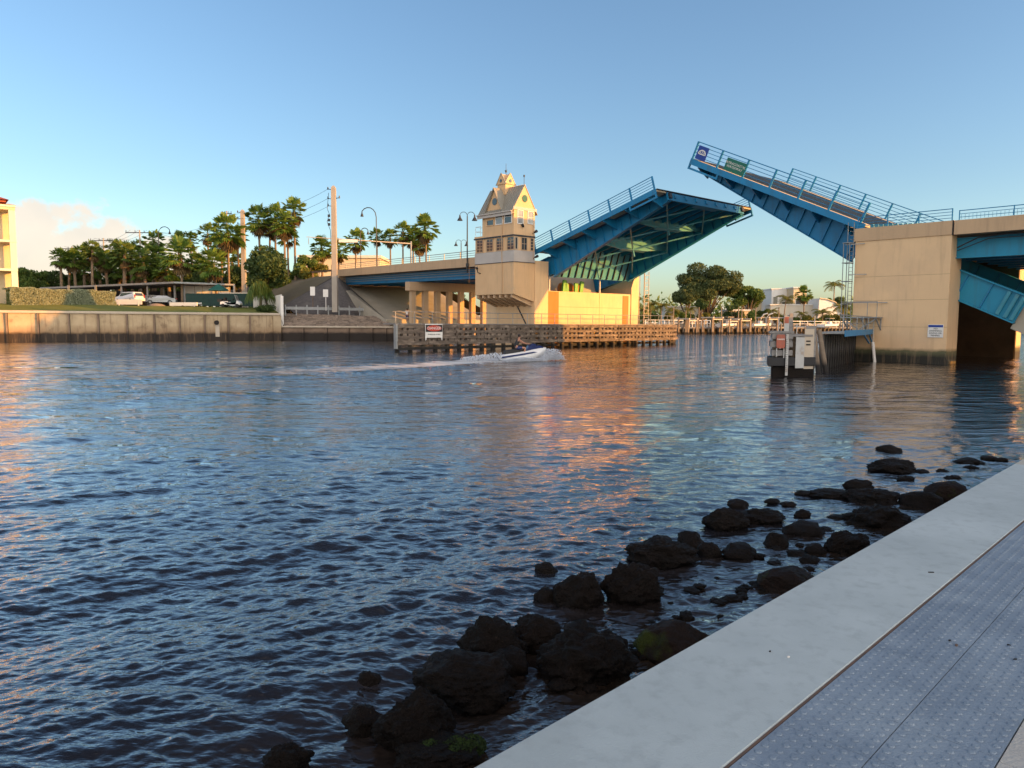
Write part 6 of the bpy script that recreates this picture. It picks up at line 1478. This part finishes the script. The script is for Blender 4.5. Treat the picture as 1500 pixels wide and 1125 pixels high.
zt=W(1200,437,235).z; mb.prism([(0,1.5),(l,1.5),(l,zt-5.0),(l*.93,zt-2.7),(l*.8,zt-1.2),(l*.55,zt-.3),(l*.33,zt),(.3*l,4),(0,4)],0,9); P('wall',mb,MT['white'],dm)
P('roof_edge',MB(fr).path([(l*.33,-.2,zt),(l*.55,-.2,zt-.3),(l*.8,-.2,zt-1.2),(l*.93,-.2,zt-2.7),(l,-.2,zt-5)],.2,5),MT['cream2'],dm)
h3,fr,l,zt=house(1068,1098,455,225,9,'yellow_house','low yellow house half hidden beneath the big tree','cream2'); hwin(h3,fr,.8,2.2,2.8,4.8); hwin(h3,fr,4,5.2,2.8,4.8)
h4,fr,l,zt=house(975,1040,450,240,8,'low_house','pale low house behind the palms right of the yellow pier','offwhite'); 
for i in range(4): hwin(h4,fr,1+i*3.2,2.6+i*3.2,3,5)
h5,fr,l,zt=house(1098,1124,441,262,8,'tan_house','tan house block between the big tree and white house','cream2')
for i,(px,yt,hw,Y,n_,lab,mm,th_,bl) in enumerate([
 (1036,371,54,228,26000,'largest spreading tree on the far bank with a broad domed crown','leafb',.10,30),
 (1095,406,27,232,8000,'second smaller spreading tree touching the right of the largest one','leafm',.12,14),
 (1004,405,20,222,5200,'thin-leaved tree at the left foot of the largest tree','leafb',.15,11),
 (1024,420,14,216,3200,'bushy small tree in front of the largest tree trunk','leafd',.1,8),
 (1075,440,14,218,3000,'low dark tree beneath the right of the largest tree','leafd',.1,8),
 (1120,446,10,226,2200,'low round tree by the tan house','leafd',.1,7),
 (1186,420,14,262,2600,'round-topped tree right behind the sunlit wing','leafd',.2,8),
 (1226,432,20,268,3200,'soft hazy tree behind the curved-roof house','leafd',.1,8)]):
    b=onland(px,Y); hh=W(px,yt,Y).z-b.z
    tree('spreading_tree' if i<3 else 'garden_tree',b,hh,hw*Y/1100*1.1,MT[mm],lab,'tree',seed=120+i,n=n_,size=.33,trunkh=th_,blobs=bl,clump=.27 if i==0 else .36,tr=.45,group='trees on the far bank',zsq=.62)
FG=[(945,452,9),(960,455,8),(977,457,9),(996,452,9),(1011,459,8),(1030,456,8),(1050,458,9),(1066,452,8),(1084,459,9),(1102,455,9),(1117,459,8),(1137,455,9),(1152,460,8),(1168,463,7),(1184,458,8),(1198,462,8),(1212,458,9),(1228,455,9),(1243,452,9)]
for i,(px,yt,hw) in enumerate(FG):
    Y=214+(px-940)*.05; b=onland(px,Y); hh=W(px,yt,Y).z-b.z
    tree('waterside_shrub',b,hh,hw*Y/1100*1.2,MT[('leafm','leafd','leafy')[i%3]],'leafy green shrub behind the far dock, %s from the left in its row'%ORD[i],'shrub',seed=300+i,n=900,size=.34,group='shrubs behind the far dock',trunkh=.08,blobs=6,clump=.55,tr=.12)
fp=[feather_palm(5,3,i+1) for i in range(2)]; uf=[False,False]
FPX=[(952,446,13,205,'leafy feather palm touching the right edge of the yellow pier'),(968,449,12,208,'second feather palm right of the yellow pier'),(984,455,11,206,'low feather palm beside the pale low house'),(1012,454,10,210,'feather palm in front of the spreading tree trunk'),(942,455,10,203,'small feather palm behind the ladder tower'),
 (1148,438,13,222,'bright feather palm in front of the white flat-roofed house'),(1205,458,14,222,'bright low feather palm in front of the curved roof'),(1236,450,15,224,'bright feather palm nearest the right pier'),(1220,418,14,240,'tall dark feather palm against the sky near the right pier'),(1172,460,9,222,'small feather palm under the sunlit wing'),(1132,456,9,220,'feather palm left of the bright one by the white house')]
for i,(px,py,rr,Y,lab) in enumerate(FPX):
    b=onland(px,Y); hh=W(px,py,Y).z-b.z; k=i%2; rad=rr*Y/1100
    o=place(fp[k],uf[k],b,random.uniform(0,6),1,lab,'palm','feather palms on the far bank')
    o['_s']=(rad/3*1.05,hh/5); uf[k]=True
for o in [o for o in bpy.data.objects if o.get('group')=='feather palms on the far bank']:
    pass
for (px,py,rr,Y,lab) in FPX:
    o=[o for o in bpy.data.objects if o.get('label')==lab][0]; b=onland(px,Y); hh=W(px,py,Y).z-b.z; s=rr*Y/1100/3*1.05
    o.scale=(s,s,hh/5); f_=s/(hh/5)
    for c in KIDS(o):
        if c.name.startswith('crown'): c.scale=(1,1,f_); c.location=(0,0,5*(1-f_))
    if '_s' in o: del o['_s']
b=onland(1177,232); fpx=place(protos[1],True,b,1.2,1,'fan palm with a pale thick trunk in front of the sunlit wing','palm'); 
hh=W(1177,430,232).z-b.z; s=14*232/1100/1.9
fpx.scale=(s,s,hh/10)
for c in KIDS(fpx):
    if c.name.startswith(('crown','dry')): c.scale=(1,1,s/(hh/10)); c.location=(0,0,10*(1-s/(hh/10)))
    else: c.scale=(.55,.55,1)
# ---- added building, unseen right of the walkway, put there to shade the near bank
nb=T('added_shade_building',Vector((60,-10,1)),'added unseen cream building right of the walkway, shading the near bank','building')
mb=MB().box(46,70,-70,22,0,9.2); P('wall',mb,MT['cream2'],nb); P('roof',MB().box(45.5,70.5,-70.5,22.5,9.2,9.6),MT['white'],nb)
for i in range(8):
    for k in range(2): P('window',MB().box(45.93,46,-60+i*10,-56+i*10,2+k*4,4.4+k*4),MT['glass'],nb)
# ================================================================== ROCKS
ROCKS=[# cx, bottom y, width px, height px, label, mossy/brown
(683,1030,145,82,'big rounded dark rock at the left of the near group','rock'),
(606,1093,108,96,'tallest pointed dark rock nearest the lower left','rock'),
(528,1070,54,44,'rounded dark rock left of the tallest pointed one','rock'),
(416,1130,68,44,'dark rock cut by the bottom edge of the picture','rock'),
(720,965,92,72,'smooth dark rock above the big rounded one','rock'),
(785,950,74,60,'dark rock between the smooth one and the massive pitted one','rock'),
(746,985,56,44,'rough dark rock wedged behind the big rounded rock','rock'),
(855,1000,142,96,'massive pitted dark rock in the middle of the near group','rock'),
(640,1128,120,36,'moss-covered rock against the wall at the bottom','moss'),
(538,1004,34,28,'small lone dark rock out in the water, lower left','rock'),
(849,888,72,66,'squared dark rock with a pale spot on top','rock'),
(801,882,34,30,'low dark rock leaning on the squared one','rock'),
(800,845,32,30,'small rounded rock left above the squared one','rock'),
(932,880,88,74,'blocky rough dark rock right of the squared one','rock'),
(972,828,104,52,'long sloping dark rock behind the blocky one','rock'),
(1014,802,38,34,'peaked dark rock at the right end of the long sloping one','rock'),
(1042,816,36,32,'round dark rock right of the peaked one','rock'),
(1088,818,52,30,'flat dark rock right of the round one','rock'),
(1068,775,64,42,'high rounded dark rock standing apart in the water','rock'),
(1083,744,30,18,'small rock top behind the high rounded one','rock'),
(1122,766,62,26,'low spread dark rock right of the high rounded one','rock'),
(995,968,112,70,'smooth brown sloping rock against the wall, middle','brown'),
(1164,872,84,54,'mossy brown rounded rock against the wall','brown'),
(1190,826,30,15,'small dark rock just above the mossy brown rounded rock','rock'),
(1199,812,34,20,'dark rock second above the mossy brown rounded rock','rock'),
(1250,812,66,46,'jagged black rock against the wall, right part','rock'),
(1183,786,56,28,'lumpy dark rock left of the jagged black one','rock'),
(1140,802,36,32,'dark rock below and left of the lumpy one','rock'),
(1169,815,28,11,'flat low rock in shallow water under the lumpy one','rock'),
(1298,775,86,48,'large cracked black rock beside the wall, right part','rock'),
(1290,740,72,32,'flat-topped rock directly behind the large cracked one','rock'),
(1262,718,40,24,'rounded rock at the back left of the cracked pair','rock'),
(1225,730,64,14,'long low rock awash left of the rounded back rock','rock'),
(1181,725,28,8,'thin rock awash farthest left of the back row','rock'),
(1316,693,64,26,'broad dark rock standing in open water at the right','rock'),
(1354,695,20,11,'small rock touching the right of the broad open-water one','rock'),
(1330,706,26,14,'small rock just in front of the broad open-water one','rock'),
(1308,664,32,18,'farthest small peaked rock in open water','rock'),
(1399,736,66,44,'mossy dark rock against the wall near the coping joint','brown'),
(1359,746,58,40,'dark rock left of the mossy one near the coping joint','rock'),
(1425,680,42,11,'flat rock awash near the right end of the wall','rock'),
(1453,674,24,8,'second flat rock awash near the right end','rock'),
(1470,676,17,8,'last tiny rock beside the right end of the wall','rock'),
(1133,737,22,9,'tiny rock awash above the low spread rock','rock'),
(1157,742,24,9,'second tiny rock awash above the low spread rock','rock'),
(1178,758,24,17,'small upright rock right of the low spread one','rock'),
(1332,736,20,10,'small rock between cracked and mossy rocks','rock'),
(1057,906,14,6,'pebble-sized rock in the shallows left of the wall','rock'),
(1089,874,16,7,'second pebble-sized rock in the shallows','rock'),
(933,962,20,14,'small dark stone between the pitted and smooth brown rocks','rock'),
(1116,864,24,7,'thin flat stone left of the mossy brown rounded rock','rock'),
(1230,762,30,10,'flat stone in the shallows left of the large cracked rock','rock'),
(1212,780,26,9,'flat stone right of the lumpy dark rock','rock'),
(824,1012,44,18,'low stone at the foot of the massive pitted rock','rock'),
(690,1038,24,12,'small stone at the foot of the big rounded rock','rock')]
def rock(i,cx,by,wp,hp,lab,m):
    g=G(cx,by); D=fw.dot(g-CP); sc=F/D; wdt=wp/sc; 
    ang=math.atan2(H,g.y); hgt=(hp/sc)/math.cos(ang*.9)*.64
    lowh=hgt<.35*wdt
    sub=4 if wp>60 else 3
    bm=bmesh.new(); bmesh.ops.create_icosphere(bm,subdivisions=sub+1 if wp>60 else sub,radius=1)
    sd_=Vector((i*7.3,i*3.1,i*1.7)); r=random.Random(i); dpt=r.uniform(.7,.95)
    rough=.5 if m!='brown' else .22
    for v in bm.verts:
        d=v.co.normalized(); c=d.copy()
        # blocky facets: soft-limited planes + multi-scale noise
        for k in range(7):
            pn=noise.random_unit_vector() if False else Vector((math.sin(i*3.3+k*2.1),math.cos(i*1.9+k*1.3),math.sin(k*4.7+i))).normalized()
            dd=c.dot(pn)-.80
            if dd>0: c-=pn*dd*.85
        f_=1+rough*(.5*noise.noise(d*1.6+sd_)+.30*noise.noise(d*3.7+sd_)+.20*noise.noise(d*8+sd_)+(.13*noise.noise(d*17+sd_)+.08*noise.noise(d*34+sd_) if m!='brown' else 0))
        v.co=Vector((c.x*f_*wdt*.52,c.y*f_*wdt*.5*dpt,c.z*f_*hgt*.72+hgt*.22))
    me=bpy.data.meshes.new('rock'); bm.to_mesh(me); bm.free(); me.materials.append(MT[{'rock':'rock','brown':'rockbrown','moss':'rock'}[m]])
    me.polygons.foreach_set('use_smooth',[True]*len(me.polygons))
    o=bpy.data.objects.new('shore_rock',me); COL.objects.link(o); o.location=(g.x,g.y+wdt*.35*dpt,0); o.rotation_euler.z=r.uniform(-.25,.25)
    tag(o,lab,'rock','rocks along the foot of the wall')
    if m=='moss':
        v,f=leafcards([(.1,0,hgt*.42),(-.05,.02,hgt*.36),(.2,.03,hgt*.3)],[(wdt*.26,wdt*.22,hgt*.50),(wdt*.22,wdt*.2,hgt*.5),(wdt*.2,wdt*.2,hgt*.5)],7000,.008,3,inner=.8); part_me('moss_patch',npmesh('moss_patch',v,f,MT['moss']),o)
for i,a in enumerate(ROCKS): rock(i,*a)

# small stones scattered through the shallows, all much alike
rp_=random.Random(12); base=None
line=lambda x: 1125-.5558*(x-685)
for k in range(60):
    px=rp_.uniform(860,1440); gap=rp_.uniform(12,95)*(1-(px-860)/1100); py=line(px)-gap
    g=G(px,py); wd=rp_.uniform(8,24)/(F/fw.dot(g-CP)); 
    if base is None:
        bm=bmesh.new(); bmesh.ops.create_icosphere(bm,subdivisions=3,radius=1)
        for v in bm.verts:
            d=v.co.normalized(); v.co*=1+.45*noise.noise(d*1.8)+.25*noise.noise(d*4.5)+.12*noise.noise(d*11)
        me=bpy.data.meshes.new('shallows_stone'); bm.to_mesh(me); bm.free(); me.materials.append(MT['rock']); me.polygons.foreach_set('use_smooth',[True]*len(me.polygons))
        base=bpy.data.objects.new('shallows_stone',me); o=base
    else: o=base.copy()
    COL.objects.link(o); o.location=(g.x,g.y,.005); o.scale=(wd*.55,wd*.45,wd*rp_.uniform(.12,.34)); o.rotation_euler=(0,0,rp_.uniform(0,6.28))
    tag(o,'small low dark stone awash in the shallows between the bigger rocks and the wall','stone','small stones in the shallows')
